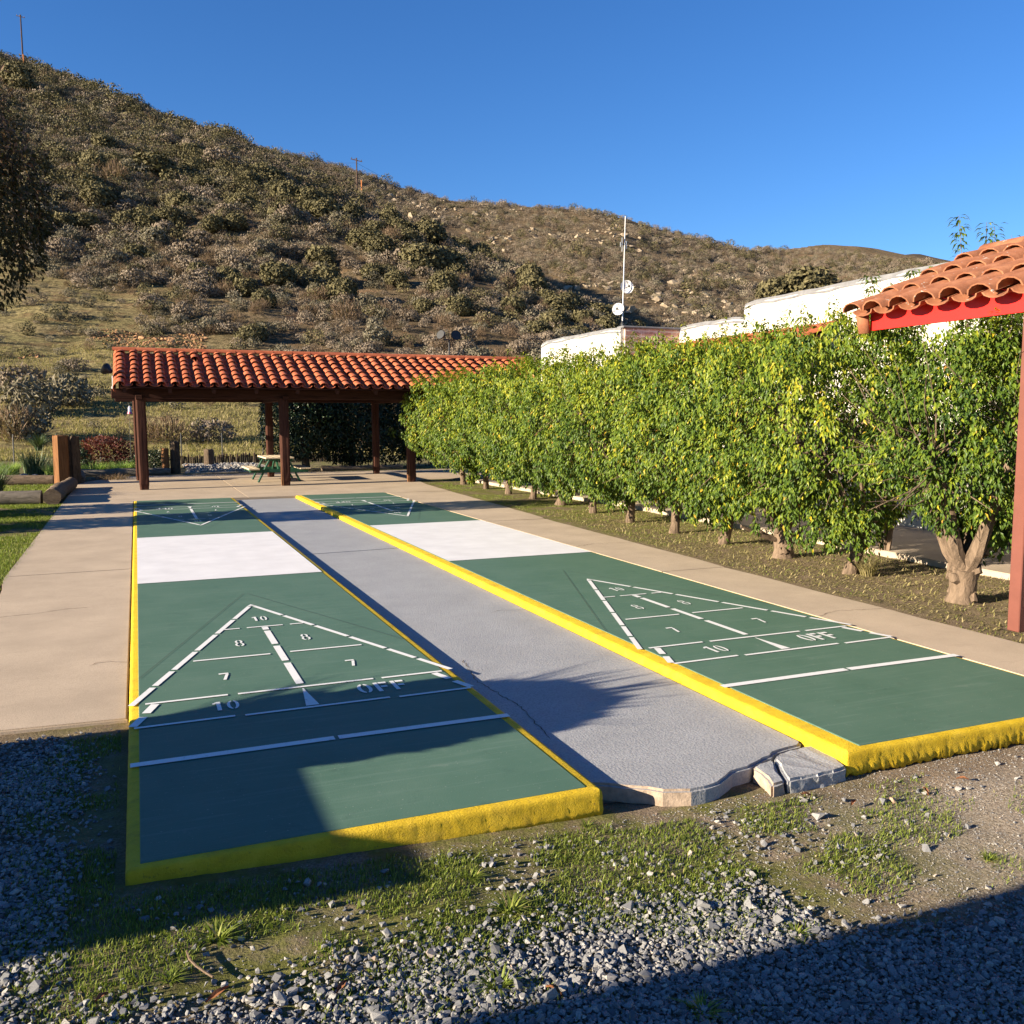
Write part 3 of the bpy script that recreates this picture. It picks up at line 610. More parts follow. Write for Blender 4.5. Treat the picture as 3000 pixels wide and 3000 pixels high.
# ------------------------------------------------------------------ pergola
def pergola():
    root = empty('pergola', (2.4, 22.1, 0)); tag(root, 'open timber pergola with a red clay tile roof at the far end of the patio', 'pergola')
    off = np.array((2.4, 22.1, 0.0))
    def B(): return MB()
    def fin(mb, name, mat, **k):
        mb.V = [v-off for v in mb.V]; return mb.build(name, mat, root, **k)
    rg = np.random.default_rng(4)
    posts = [(-.70, 22.09), (2.42, 22.10), (5.52, 22.15), (8.6, 22.15), (-.78, 25.6), (2.55, 25.7), (5.55, 25.9), (8.6, 25.9)]
    for x, y in posts:
        mb = B(); w_ = .21 if y < 24 else .19
        V = []; n = 16; prof = [(0, .86), (.05, .9), (.12, 1.0), (.3, .98), (1.0, 1.0), (2.04, 1.0)]
        sq = []
        for k in range(n):
            a = 2*math.pi*k/n+math.pi/n; c, s = math.cos(a), math.sin(a); m = max(abs(c), abs(s)); sq.append((c/m*(1 if abs(abs(c)-abs(s)) > .2 else .95), s/m*(1 if abs(abs(c)-abs(s)) > .2 else .95)))
        for z, s_ in prof:
            for (c, s) in sq: V.append((x-.004*z+c*w_/2*s_*(1+rg.uniform(-.025, .025)), y+s*w_/2*s_*(1+rg.uniform(-.025, .025)), z-.02 if z == 0 else z))
        F = [(i*n+j, i*n+(j+1) % n, (i+1)*n+(j+1) % n, (i+1)*n+j) for i in range(len(prof)-1) for j in range(n)]
        mb.add(V, F); p = fin(mb, 'post', MT['brown'])
        if y < 24 and x > 0:                                 # paler orange patches at the foot
            q = B(); q.add([(x-w_/2-.003, y-w_*.05, .0), (x-w_/2-.003, y-w_*.40, .0), (x-w_/2-.003, y-w_*.30, .62), (x-w_/2-.003, y-w_*.16, .66)], [(0, 1, 2, 3)])
            q.add([(x-w_*.46, y-w_/2-.003, .0), (x-w_*.30, y-w_/2-.003, .0), (x-w_*.40, y-w_/2-.003, .5)], [(0, 1, 2)])
            o = fin(q, 'foot_patch', MT['postwood']); o.parent = p; o.matrix_parent_inverse = Matrix.Identity(4)
    for y in (22.12, 25.85):
        mb = B(); mb.bar((-1.30, y, 2.13), (9.4, y, 2.13), .16, .22, .01); fin(mb, 'beam', MT['beam'])
    for x in (-.74, 2.46, 5.54, 8.6):
        mb = B(); mb.bar((x, 21.95, 2.045), (x, 26.0, 2.045), .14, .10, .01); fin(mb, 'cross_beam', MT['beam'])
    sl = np.array((0, 2.4, .86)); sl = sl/np.linalg.norm(sl)
    for i in range(12):
        x = -1.02+i*.92
        mb = B(); mb.bar((x, 21.50, 2.19), (x, 23.9, 3.05), .075, .13, .006); mb.bar((x, 26.30, 2.19), (x, 23.9, 3.05), .075, .13, .006); fin(mb, 'rafter', MT['beam'])
    mb = B(); mb.bar((-1.12, 21.50, 2.275), (-1.12, 23.9, 3.135), .03, .14); mb.bar((-1.12, 26.30, 2.275), (-1.12, 23.9, 3.135), .03, .14); fin(mb, 'barge_board', MT['beam'])
    mb = B(); V0 = [(-1.1, 21.46, 2.255), (9.4, 21.46, 2.255), (9.4, 23.9, 3.130), (-1.1, 23.9, 3.130), (-1.1, 26.34, 2.255), (9.4, 26.34, 2.255)]
    V0 += [(a, b, c-.025) for a, b, c in V0]
    mb.add(V0, [(0, 1, 2, 3), (3, 2, 5, 4), (7, 6, 9, 8), (8, 9, 10, 11), (0, 6, 7, 1), (4, 5, 11, 10), (0, 3, 9, 6), (3, 4, 10, 9), (1, 7, 8, 2), (2, 8, 11, 5)]); fin(mb, 'roof_deck', MT['beam'])
    W = 10.35
    for sgn, y0 in ((1, 21.42), (-1, 26.38)):
        if sgn > 0: t = tiled_roof('roof_tiles', np.array((-1.08, y0, 2.262))-off, (1, 0, 0), (0, 2.48, .89), W, 2.60, .272, .335, .100, MT['tile'], root, 3, 1.3, {(6, 5)})
        else: t = tiled_roof('roof_tiles', np.array((-1.08, y0, 2.262))-off, (1, 0, 0), (0, -2.48, .89), W, 2.60, .272, .335, .092, MT['tile'], root, 5)
    V = []; F = []; T = []; n = 0; rg = np.random.default_rng(9)
    for i in range(23):
        n = barrel(V, F, T, n, np.array((9.35-i*.46, 23.9, 3.185))-off, np.array((-1.0, 0, 0)), np.array((0, 1.0, 0)), np.array((0, 0, 1.0)), .50, .115, .102, .0, .012, rg.random(), True, 9)
    o = mk('ridge_tiles', np.concatenate(V), [np.concatenate(F)], MT['tile'], root, True, {'tone': ('FACE', T)})
    o.data.set_sharp_from_angle(angle=rad(50))
    # edge tiles hanging at the left end
    V = []; F = []; T = []; n = 0
    for j in range(8):
        A = np.array((-1.17, 21.45, 2.235))+sl*j*.335; n = barrel(V, F, T, n, A-off, sl, np.array((.25, 0, .97)), np.array((-1.0, 0, .25)), .39, .10, .085, .0, .0, rg.random(), True)
    o = mk('edge_tiles', np.concatenate(V), [np.concatenate(F)], MT['tile'], root, True, {'tone': ('FACE', T)})
pergola()
def flood_head(mb_loc, rz, tilt, parent, sc_=1.0):
    R = rotm(tilt, 0, rz); m = MB()
    prof = [(.0, .035), (.05, .06), (.10, .10), (.13, .105)]
    V = []; n = 14
    for d, r in prof:
        for k in range(n): V.append(np.array((math.cos(2*math.pi*k/n)*r*1.1, d, math.sin(2*math.pi*k/n)*r))*sc_@R.T+mb_loc)
    F = [(i*n+j, (i+1)*n+j, (i+1)*n+(j+1) % n, i*n+(j+1) % n) for i in range(len(prof)-1) for j in range(n)]+[list(range(n))]
    m.add(V, F); h = m.build('lamp_head', MT['black'], parent, True)
    m = MB(); V = [np.array((math.cos(2*math.pi*k/n)*.108, .131, math.sin(2*math.pi*k/n)*.098))*sc_@R.T+mb_loc for k in range(n)]; m.add(V, [list(range(n))[::-1]])
    m.build('lamp_glass', MT['lens'], h)
fl = empty('floodlight', tuple(gy(331, 1128, 22.0))); tag(fl, 'small black floodlight on a stub pole at the left end of the tiled roof', 'floodlight')
m = MB(); m.tube([(0, 0, -.06), (0, 0, .20)], .018, 8); m.tube([(0, 0, -.08), (0, 0, -.03)], .035, 8); m.build('bracket', MT['metal'], fl, True)
flood_head(np.array((-.02, .0, .29)), rad(60), rad(25), fl, 1.25)
p2 = gy(1316, 1040, 24.35); fl = empty('floodlight', (p2[0], p2[1], 2.2)); tag(fl, 'twin black floodlights on a thin pole rising behind the tiled roof ridge', 'floodlight')
m = MB(); m.tube([(0, 0, 0), (0, 0, 1.53)], .022, 8); m.bar((-.16, 0, 1.53), (.14, 0, 1.53), .03, .03); m.build('pole', MT['darkmetal'], fl)
flood_head(np.array((-.14, .0, 1.62)), rad(120), rad(15), fl, 1.25); flood_head(np.array((.12, -.0, 1.62)), rad(190), rad(10), fl, 1.35)

# ------------------------------------------------------------------ picnic table
def picnic():
    root = empty('picnic_table', (2.47, 24.15, -.012)); tag(root, 'green picnic table with pale wooden top and benches under the pergola', 'picnic table')
    L = 1.70
    for i in range(5):
        mb = MB(); mb.box((-.28+i*.14, 0, .605), (.132, L, .036), None, .005); mb.build('tabletop_plank', MT['board'], root)
    for s in (-1, 1):
        mb = MB()
        for k in range(2): mb.box((s*(.56+k*.135), 0, .335), (.128, L*.98, .036), None, .005)
        mb.build('bench', MT['board'], root)
        mb = MB(); mb.bar((s*.70, -L*.44, .30), (s*.70, L*.44, .30), .03, .05); mb.build('bench_rail', MT['green'], root)
    for y in (-.62, .62):
        for s in (-1, 1):
            mb = MB(); mb.bar((s*.22, y+s*.02, .585), (s*.52, y+s*.02, .0), .042, .105, .004, up=(0, 1, 0)); mb.build('leg', MT['green'], root)
        mb = MB(); mb.bar((-.72, y-.045, .285), (.72, y-.045, .285), .04, .085, .004); mb.bar((-.34, y-.045, .56), (.34, y-.045, .56), .04, .06, .004); mb.build('cross_rail', MT['green'], root)
    mb = MB(); mb.bar((0, -.58, .27), (0, -.12, .56), .04, .07); mb.bar((0, .58, .27), (0, .12, .56), .04, .07); mb.build('brace', MT['green'], root)
picnic()

# ------------------------------------------------------------------ right porch roof
def porch():
    root = empty('porch', (5.1, 4.7, 0)); tag(root, 'red trimmed porch roof of weathered clay tiles on a red brown post', 'porch')
    off = np.array((5.1, 4.7, 0))
    mb = MB(); mb.box((5.115-off[0], 4.70-off[1], 1.12), (.10, .10, 2.30), None, .006); mb.build('post', MT['redpost'], root)
    # fascia board with scalloped top edge
    y0, y1, N = 1.2, 6.20, 250; pit = .262
    V = []; 
    for i in range(N+1):
        y = y0+(y1-y0)*i/N; ph = (6.16-y)/pit; sc_ = abs(math.sin(math.pi*ph)); top = 2.472-.040*(1-sc_**.8) 
        for x in (5.04, 5.075):
            V += [(x, y, 2.275), (x, y, top)]
    F = []
    for i in range(N):
        a = i*4; b = a+4
        F += [(a, a+1, b+1, b), (a+2, b+2, b+3, a+3), (a+1, a+3, b+3, b+1), (a, b, b+2, a+2)]
    F += [(0, 2, 3, 1), (N*4, N*4+1, N*4+3, N*4+2)]
    m = MB(); m.add(np.array(V)-off, F); m.build('fascia', MT['redpaint'], root)
    sl = np.array((1.55, 0, .60)); sl = sl/np.linalg.norm(sl)
    m = MB(); P = [(5.09, 6.22, 2.427), (6.55, 6.22, 2.99), (6.55, .9, 2.99), (5.09, .9, 2.427)]; P2 = [(9.0, 6.22, 2.045), (9.0, .9, 2.045)]
    V = P+P2; V = V+[(a, b, c-.03) for a, b, c in V]
    m.add(np.array(V)-off, [(0, 3, 2, 1), (1, 2, 5, 4), (6, 7, 8, 9), (7, 10, 11, 8), (0, 1, 7, 6), (1, 4, 10, 7), (0, 6, 9, 3), (3, 9, 8, 2), (2, 8, 11, 5), (4, 5, 11, 10)]); m.build('roof_deck', MT['beam'], root)
    tiled_roof('roof_tiles', np.array((4.925, 6.29, 2.385))-off, (0, -1, 0), (1.55, 0, .60), 5.2, 1.70, pit, .46, .112, MT['oldtile'], root, 12, 1.2)
    tiled_roof('roof_tiles', np.array((9.02, 6.29, 2.04))-off, (0, -1, 0), (-1.55, 0, .60), 5.2, 2.62, pit, .46, .112, MT['oldtile'], root, 13, 1.2)
    V = []; F = []; T = []; n = 0
    for i in range(11): n = barrel(V, F, T, n, np.array((6.55, 6.36-i*.46, 3.03))-off, np.array((0, -1.0, 0)), np.array((1.0, 0, 0)), np.array((0, 0, 1.0)), .5, .13, .115, 0, .012, .5, True, 9)
    mk('ridge_tiles', np.concatenate(V), [np.concatenate(F)], MT['oldtile'], root, True, {'tone': ('FACE', T)})
    V = []; F = []; T = []; n = 0
    for j in range(1): n = barrel(V, F, T, n, np.array((5.015, 6.23, 2.25))-off, np.array((-.18, .02, .98)), np.array((.2, -.98, 0)), np.array((-.98, -.2, 0)), .17, .055, .06, 0, 0, .4, True, 9)
    mk('end_tile', np.concatenate(V), [np.concatenate(F)], MT['oldtile'], root, True, {'tone': ('FACE', T)})
    m = MB(); m.bar((5.125-off[0], 6.1-off[1], 2.335), (5.125-off[0], 1.0-off[1], 2.335), .08, .09); m.build('beam', MT['beam'], root)
porch()

# ------------------------------------------------------------------ white building
def building():
    root = empty('building', (9, 12, 0)); tag(root, 'long white stucco building with a stepped parapet behind the hedge', 'building')
    off = np.array((9.0, 12.0, 0))
    def wall(name, x0, x1, y0, y1, z1, mat, sag=.02, seed=0):
        rg = np.random.default_rng(seed); ny = max(2, int((y1-y0)/.25)); V = []; nx = 2
        ys = np.linspace(y0, y1, ny); hz = z1+rg.normal(0, sag*.35, ny)
        hz[0] -= .04; hz[-1] -= .04
        for y, h in zip(ys, hz):
            for x, z in ((x0, -.1), (x0, h-.04), (x0+.04, h), (x1-.04, h), (x1, h-.04), (x1, -.1)): V.append((x, y, z))
        F = []
        for i in range(ny-1):
            for k in range(5): F.append((i*6+k, i*6+k+1, i*6+6+k+1, i*6+6+k))
        F += [tuple(range(5, -1, -1)), tuple(range((ny-1)*6, ny*6))]
        m = MB(); m.add(np.array(V)-off, F); return m.build(name, mat, root, True), ys, hz
    def cap(x0, x1, ys, hz):
        m = MB(); V = []
        rg = np.random.default_rng(5)
        for y, h in zip(ys, hz):
            e = rg.uniform(.06, .10)
            V += [(x0-.012, y, h-e), (x0+.02, y, h+.012), (x1+.005, y, h+.012)]
        F = [(i*3+k, i*3+k+1, i*3+4+k, i*3+3+k) for i in range(len(ys)-1) for k in range(2)]
        m.add(np.array(V)-off, F); m.build('parapet_capping', MT['capping'], root, True)
    a, ys, hz = wall('wall', 9.0, 9.3, 2.0, 13.36, 3.535, MT['stucco'], .014, 1); cap(9.0, 9.3, ys, hz)
    a, ys, hz = wall('wall', 9.0, 9.3, 13.36, 15.46, 3.31, MT['stucco'], .012, 2); cap(9.0, 9.3, ys, hz)
    a, ys, hz = wall('wall', 7.72, 8.0, 15.44, 19.1, 3.27, MT['stucco'], .012, 3); cap(7.72, 8.0, ys, hz)
    m = MB(); m.box(((7.80+9.0)/2-off[0], 15.50-off[1], 1.56), (1.2, .2, 3.36)); m.build('brick_wall', MT['brick'], root)
    m = MB(); m.box(((7.75+9.0)/2-off[0], 15.50-off[1], 3.265), (1.27, .26, .045), None, .015); m.build('parapet_capping', MT['capping'], root)
    m = MB(); m.box((8.78-off[0], 15.385-off[1], 2.96), (.42, .035, .10), None, .004); m.build('vent_box', MT['conc2'], root)
    m = MB(); m.box(((8.0+12.0)/2-off[0], 17.3-off[1], 1.45), (4, 3.5, 3.1)); m.box((10.9-off[0], 8.6-off[1], 1.5), (3.1, 13, 3.2)); m.build('rear_block', MT['stucco'], root)
    # lean-to tile roof along the lower wall
    tiled_roof('porch_tiles', np.array((7.95, 15.3, 2.53))-off, (0, -1, 0), (1.05, 0, .40), 4.2, 1.1, .262, .37, .092, MT['tile'], root, 21)
    m = MB(); m.add(np.array([(7.97, 15.38, 2.52), (9.0, 15.38, 2.90), (9.0, 11.0, 2.90), (7.97, 11.0, 2.52)])-off, [(0, 3, 2, 1)]); m.build('porch_deck', MT['beam'], root)
building()
# antenna mast with two dishes
def mast():
    b = np.array((7.86, 15.62, 3.27)); top = gd(1180*K, 408*K, float((b-CAMP)@Fv)); H = top[2]-b[2]
    root = empty('antenna_mast', tuple(b)); tag(root, 'thin metal antenna mast on the building roof corner with whip and side rods', 'antenna')
    lean = (top-b)[:2]
    m = MB(); m.tube([(0, 0, 0), (lean[0]*.35, lean[1]*.35, H*.35), (lean[0], lean[1], H)], [.012, .010, .008], 8); m.build('pole', MT['metal'], root, True)
    m = MB(); 
    for a in (0, 2.1, 4.2): m.tube([(math.cos(a)*.07, math.sin(a)*.07, 0), (0, 0, .13)], .008, 6)
    m.build('tripod_base', MT['darkmetal'], root)
    for dx, z, h in ((-.055, .70, .26), (-.09, .71, .09), (.035, .72, .14)):
        m = MB(); zz = H*.745; m.tube([(lean[0]*.75+dx, lean[1]*.75, zz-h/2), (lean[0]*.75+dx, lean[1]*.75, zz+h/2)], .008, 6); m.bar((lean[0]*.75, lean[1]*.75, zz), (lean[0]*.75+dx, lean[1]*.75, zz), .012, .012); m.build('side_rod', MT['metal'], root)
    def dish(loc, rz, r, label):
        d = empty('satellite_dish', tuple(loc)); tag(d, label, 'satellite dish')
        R = rotm(rad(-12), 0, rz); V = []; n = 20; rings = 5
        for i in range(rings+1):
            q = i/rings
            for k in range(n): V.append(np.array((math.cos(2*math.pi*k/n)*r*q*.95, .28*r*(1-q*q), math.sin(2*math.pi*k/n)*r*q))@R.T)
        F = [(i*n+k, i*n+(k+1) % n, (i+1)*n+(k+1) % n, (i+1)*n+k) for i in range(rings) for k in range(n)]
        m = MB(); m.add(V, F); m.build('reflector', MT['dish'], d, True)
        m = MB()
        for a in (rad(205), rad(335), rad(90)):
            p = np.array((math.cos(a)*r*.93, .03, math.sin(a)*r)); f = np.array((0, -r*.9, -r*.25)); m.bar(p@R.T, f@R.T, .008, .008)
        m.box(np.array((0, -r*.92, -r*.25))@R.T, (.035, .05, .035), R, .004); m.build('feed_arm', MT['darkmetal'], d)
        m = MB(); m.tube([np.array((0, .26*r, 0))@R.T, np.array((-.0, .45*r, -.02))@R.T], .014, 6); m.build('mount', MT['darkmetal'], d)
    D = float((b-CAMP)@Fv)
    dish(gd(1183*K, 541*K, D+.06), rad(-12), .135, 'round white satellite dish higher up the antenna mast')
    dish(gd(1166*K, 583*K, D-.12), rad(-38), .118, 'white satellite dish low beside the foot of the antenna mast')
mast()

# ------------------------------------------------------------------ foliage
def leaves(P, D, N, L, Wd, tone, fold=.25, bend=.25):
    """P base points, D leaf axis, N leaf normal, L length, Wd half width (arrays). 4 triangles each"""
    D = D/np.linalg.norm(D, axis=1, keepdims=True); N = N-D*np.sum(N*D, 1, keepdims=True); N /= np.linalg.norm(N, axis=1, keepdims=True)+1e-9
    S = np.cross(D, N); L = np.broadcast_to(L, len(P))[:, None]; Wd = np.broadcast_to(Wd, len(P))[:, None]
    b = P; mid = P+D*L*.48-N*L*fold*.15; l = P+D*L*.45+S*Wd+N*Wd*fold; r = P+D*L*.45-S*Wd+N*Wd*fold; t = P+D*L-N*L*bend
    n = len(P); V = np.stack([b, mid, l, r, t], 1).reshape(-1, 3); i = np.arange(n)*5
    F = np.stack([np.stack([i, i+1, i+2], 1), np.stack([i, i+3, i+1], 1), np.stack([i+2, i+1, i+4], 1), np.stack([i+1, i+3, i+4], 1)], 1).reshape(-1, 3)
    return V, F, np.repeat(tone, 4)
def rdir(n, rg):
    v = rg.normal(0, 1, (n, 3)); return v/np.linalg.norm(v, axis=1, keepdims=True)
def sup_shell(n, rg, ext, p=3.0, depth=.35):
    d = rdir(n, rg); s = (np.abs(d[:, 0])**p+np.abs(d[:, 1])**p+np.abs(d[:, 2])**p)**(-1/p)
    q = d*s[:, None]; k = 1-depth*rg.random(n)**1.6
    return q*k[:, None]*np.array(ext), d
trunks = [(6.46, 20.88), (6.40, 19.2), (6.36, 17.73), (6.35, 16.44), (6.28, 15.01), (6.14, 13.45), (6.02, 12.02), (5.92, 10.62), (5.86, 9.41), (5.83, 8.24), (5.74, 7.10), (5.60, 5.63)]
ordn = ['nearest hedge shrub with a thick forked trunk, beside the red brown porch post', 'second hedge shrub from the porch post, with a grass tuft at its leaning trunk', 'third hedge shrub from the porch post, low limbs spreading from a stout forked trunk', 'fourth hedge shrub from the porch post, trunk half hidden by hanging leaves',
    'fifth hedge shrub from the porch post, on a straight pale trunk', 'sixth hedge shrub from the porch post, midway along the row', 'seventh hedge shrub from the porch post, with bare twigs showing in its crown', 'sixth hedge shrub from the pergola end, with a thick leaning trunk', 'fifth hedge shrub from the pergola end, over mossy ground', 'fourth hedge shrub from the pergola end, on a short trunk', 'third hedge shrub from the pergola end, leaves hanging low', 'last hedge shrub, rounded over the walk beside the pergola']
ordn = ordn[:7]+ordn[7:]
def hedge_tree(i, x, y):
    rg = np.random.default_rng(100+i); Dc = float((np.array((x, y, 1.2))-CAMP)@Fv); z0 = float(zg(x, y))-.01
    root = empty('hedge_shrub', (x, y, z0)); tag(root, ordn[11-i], 'shrub', 'shrubs clipped into a hedge row')
    stout = {11: .105, 9: .100, 4: .085}.get(i, .060); th = .30 if i in (11, 9) else .42; fat = 1.5 if i in (11, 9) else 1.0
    # trunk and limbs
    m = MB(); lean = {10: (-.12, .05), 7: (.05, .03), 4: (-.10, .06)}.get(i, tuple(rg.normal(0, .04, 2)))
    top = np.array((-lean[0], -lean[1], th)) if i in (10, 4) else np.array((lean[0], lean[1], th))
    m.tube([(0, 0, -.05), (0, 0, .0), top*.3, top*.65, top], np.array((1.55, 1.28, 1.02, .98, 1.15))*stout, 14, .13, True, i)
    for k in range(7):
        a = rg.random()*6.28; zq = rg.uniform(.02, th); m.tube([top*zq/th+np.array((math.cos(a), math.sin(a), 0))*stout*.55, top*zq/th+np.array((math.cos(a), math.sin(a), .2))*stout*1.05, top*zq/th+np.array((math.cos(a), math.sin(a), .5))*stout*1.2], [stout*.5, stout*.42, stout*.12], 7, .15, True, k+i)
    nl = 7; limbs = []
    for k in range(nl):
        a = 2*math.pi*k/nl+rg.uniform(-.4, .4); el = rg.uniform(.5, 1.2); r = rg.uniform(.45, .85)
        p = [top*.92, top+np.array((math.cos(a)*.12, math.sin(a)*.12, .15)), top+np.array((math.cos(a)*r*.55, math.sin(a)*r*.5, .25+el*.45)), top+np.array((math.cos(a)*r, math.sin(a)*r*.8, .35+el*.9))]
        m.tube(p, np.array((.5*fat, .42*fat, .3*fat, .12))*stout, 7, .08, True, i*10+k); limbs.append(p)
        for q in range(4):
            b = p[2]+(p[3]-p[2])*rg.random(); m.tube([b, b+rdir(1, rg)[0]*np.array((.4, .4, .3))+np.array((0, 0, .12))], [.009, .003], 5, 0, False)
    if i == 9:                                             # low bare limbs
        for a, l in ((3.0, .55), (2.6, .42), (.3, .5)): m.tube([top*.6, top*.7+np.array((math.cos(a)*l*.5, math.sin(a)*l*.4, .05)), top*.8+np.array((math.cos(a)*l, math.sin(a)*l*.5, .14))], [.032, .022, .012], 7, .1)
    for q in range(46):
        a = rg.uniform(1.7, 4.6); zz_ = rg.uniform(.7, 2.2); r1 = rg.uniform(.95, 1.2); e = np.array((math.cos(a)*r1, math.sin(a)*r1*.9, zz_)); L_ = min(limbs, key=lambda q: np.linalg.norm(q[3]-e)); b = L_[2]+(L_[3]-L_[2])*rg.uniform(.2, .9); m.tube([b, (b+e)/2+rdir(1, rg)[0]*.10, e], [.009, .006, .002], 5, 0, False)
    m.build('trunk', MT['bark'], root, True)
    # crown
    zt = 2.50+rg.uniform(-.05, .08)+(.06 if i < 2 else 0); 
    if i == 11: zt = 2.30
    zb = .37+rg.uniform(-.04, .08); ex = 1.22+rg.uniform(-.06, .06); ey = 1.10+rg.uniform(-.05, .1)
    if i == 11: zb = .52; ex = 1.05; ey = .92
    if i == 9: zb = .50
    if i == 0: ex = 1.42; ey = 1.15
    ls = .050*min(1.5, max(1.0, (Dc/7.5)**.5)); n = int((27000 if Dc < 9 else 20000 if Dc < 13 else 14000))
    ext = (ex, ey, (zt-zb)/2); c = np.array((-.12 if i < 11 else .26, 0, (zt+zb)/2)); nc = int(n/46)
    Pc, dc = sup_shell(nc, rg, ext, 3.2, .30)
    lump = fbm(Pc[:, 1]+y+Pc[:, 0]*.6, Pc[:, 2]+Pc[:, 0]*.4, 2.4, 7, 3); Pc *= (1+(lump-.5)*.50)[:, None]
    hole = fbm(Pc[:, 1]+y+Pc[:, 0]*.5, Pc[:, 2]*1.2, 2.1, 33, 2); kc = (hole > (.30 if i < 10 else .22)) | (rg.random(nc) < .2); Pc, dc = Pc[kc], dc[kc]; nc = len(Pc)
    cs = rg.uniform(.055, .13, nc)*(1 if Dc < 10 else 1.15); ct = rg.normal(0, .10, nc)
    w_ = rg.integers(0, nc, n); off_ = rdir(n, rg)*(rg.random((n, 1))**.45)*cs[w_][:, None]*np.array((1, 1, 1.25)); P = Pc[w_]+off_; d = dc[w_]*.6+off_/np.maximum(cs[w_][:, None], 1e-3)*.6; ctone = ct[w_]
    fill = rg.random(n) < .24; Pf, df = sup_shell(int(fill.sum()), rg, np.array(ext)*.86, 3.2, .35); P[fill] = Pf; d[fill] = df
    q = np.clip((P[:, 2]/ext[2]+1)/2, 0, 1); P[:, :2] *= (.50+.50*ss(-.05, .38, q))[:, None]
    arch = .34*np.clip(np.abs(P[:, 1])/ey, 0, 1.2)**2*np.clip(.5+fbm(P[:, 1]+y, P[:, 0], 2.0, 3), .5, 1.5); P[:, 2] = np.where(q < .35, P[:, 2]+arch*(1-q/.35), P[:, 2])
    hang = (q < .2) & (rg.random(n) < .25); P[hang, 2] -= rg.random(hang.sum())*.08
    ax = d*np.array((.75, .75, .25))+rdir(n, rg)*.55+np.array((0, 0, -.75)); nr = d*.8+np.array((-.35, -.1, .75))+rdir(n, rg)*.45
    tone = np.clip((.44 if i < 11 else .33)+ctone+rg.normal(0, .14, n)+.20*(fbm(P[:, 1]+y, P[:, 2]+P[:, 0], 2.5, i+5)-.5)*2+.10*P[:, 2]/ext[2], 0, .93); yl = rg.random(n) < .012+.05*(ctone > .17); tone[yl] = rg.uniform(.93, 1.0, yl.sum())  # nearest shrub gets a darker leaf tone, painting the shade it stands in
    Pw = P+c
    if i == 11:
        k = ((Pw[:, 2] < 2.25) | (Pw[:, 0] < -.75)) & (Pw[:, 1] > -.80); Pw, ax, nr, tone = Pw[k], ax[k], nr[k], tone[k]; n = len(Pw)
    V, F, T = leaves(Pw, ax, nr, ls*rg.uniform(.75, 1.25, n), ls*.21*rg.uniform(.8, 1.2, n), tone)
    Vs, Fs, Ts, nv = [V], [F], [T], len(V)
    # upright sprigs on top
    ns = 40 if i != 11 else 8
    for k in range(ns):
        bx, by = rg.uniform(-ex*.8, ex*.8), rg.uniform(-ey, ey); h = rg.uniform(.10, .34)*rg.uniform(.5, 1); b = np.array((bx-.12, by, zt-.08)); tilt = rg.normal(0, .12, 2)
        mm = int(10+h*60); t = rg.random(mm); Pp = b+np.outer(t*h, (tilt[0], tilt[1], 1)); a = rg.random(mm)*2*math.pi
        dd = np.stack([np.cos(a), np.sin(a), rg.uniform(-.5, .5, mm)], 1); V, F, T = leaves(Pp, dd, np.stack([np.cos(a)*.4, np.sin(a)*.4, np.ones(mm)], 1), ls*rg.uniform(.8, 1.3, mm), ls*.2, np.clip(.62+rg.normal(0, .15, mm), 0, .92))
        Vs.append(V); Fs.append(F+nv); Ts.append(T); nv += len(V)
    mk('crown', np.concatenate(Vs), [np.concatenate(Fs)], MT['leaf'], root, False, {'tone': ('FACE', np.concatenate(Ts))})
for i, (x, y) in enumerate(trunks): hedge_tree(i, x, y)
# tall loose shoots behind the porch roof
def loose_shrub(name, loc, H, rx, nst, nleaf, ls, mat, label, cat, seed, barkm='bark'):
    rg = np.random.default_rng(seed); root = empty(name, loc); tag(root, label, cat); m = MB(); Vs = []; Fs = []; Ts = []; nv = 0
    for k in range(nst):
        a = rg.random()*2*math.pi; r = rx*rg.random()**.6; h = H*rg.uniform(.72, 1.0); b = np.array((math.cos(a)*r*.15, math.sin(a)*r*.15, 0)); t = np.array((math.cos(a)*r, math.sin(a)*r, h)); mid = (b+t)/2+np.array((0, 0, .1*h))
        m.tube([b, mid, t], [.010, .006, .002], 5)
        tt = rg.uniform(.3, 1.0, nleaf); P = np.where(tt[:, None] < .5, b+(mid-b)*(tt[:, None]*2), mid+(t-mid)*(tt[:, None]*2-1)); an = rg.random(nleaf)*2*math.pi
        tw = np.stack([np.cos(an), np.sin(an), rg.uniform(-.1, .5, nleaf)], 1); P = P+tw*rg.random((nleaf, 1))*.06
        dd = tw+np.array((0, 0, -.35)); V, F, T = leaves(P, dd, np.stack([np.cos(an)*.3, np.sin(an)*.3, np.ones(nleaf)], 1), ls*rg.uniform(.8, 1.3, nleaf), ls*.16, np.clip(.42+rg.normal(0, .15, nleaf), 0, .9), .2, .35)
        Vs.append(V); Fs.append(F+nv); Ts.append(T); nv += len(V)
    m.build('stems', MT[barkm], root, True); mk('foliage', np.concatenate(Vs), [np.concatenate(Fs)], MT[mat], root, False, {'tone': ('FACE', np.concatenate(Ts))})
_a = gy(2925, 625, 7.2); _b = gy(2623, 775, 7.9)
loose_shrub('tall_shrub', (_a[0], 7.2, 0), _a[2], .42, 18, 260, .085, 'leaf', 'tall loose shrub with shoots standing above the weathered porch tiles', 'shrub', 31)
_c = gy(2995, 660, 7.6); loose_shrub('tall_shrub', (_c[0], 7.6, 0), _c[2], .40, 16, 240, .085, 'leaf', 'loose shrub top showing at the very right edge above the porch ridge', 'shrub', 34)
loose_shrub('tall_shrub', (_b[0], 7.9, 0), _b[2], .40, 14, 220, .085, 'leaf', 'loose shrub with drooping leaf sprays left of the porch tiles, against the white wall', 'shrub', 33)

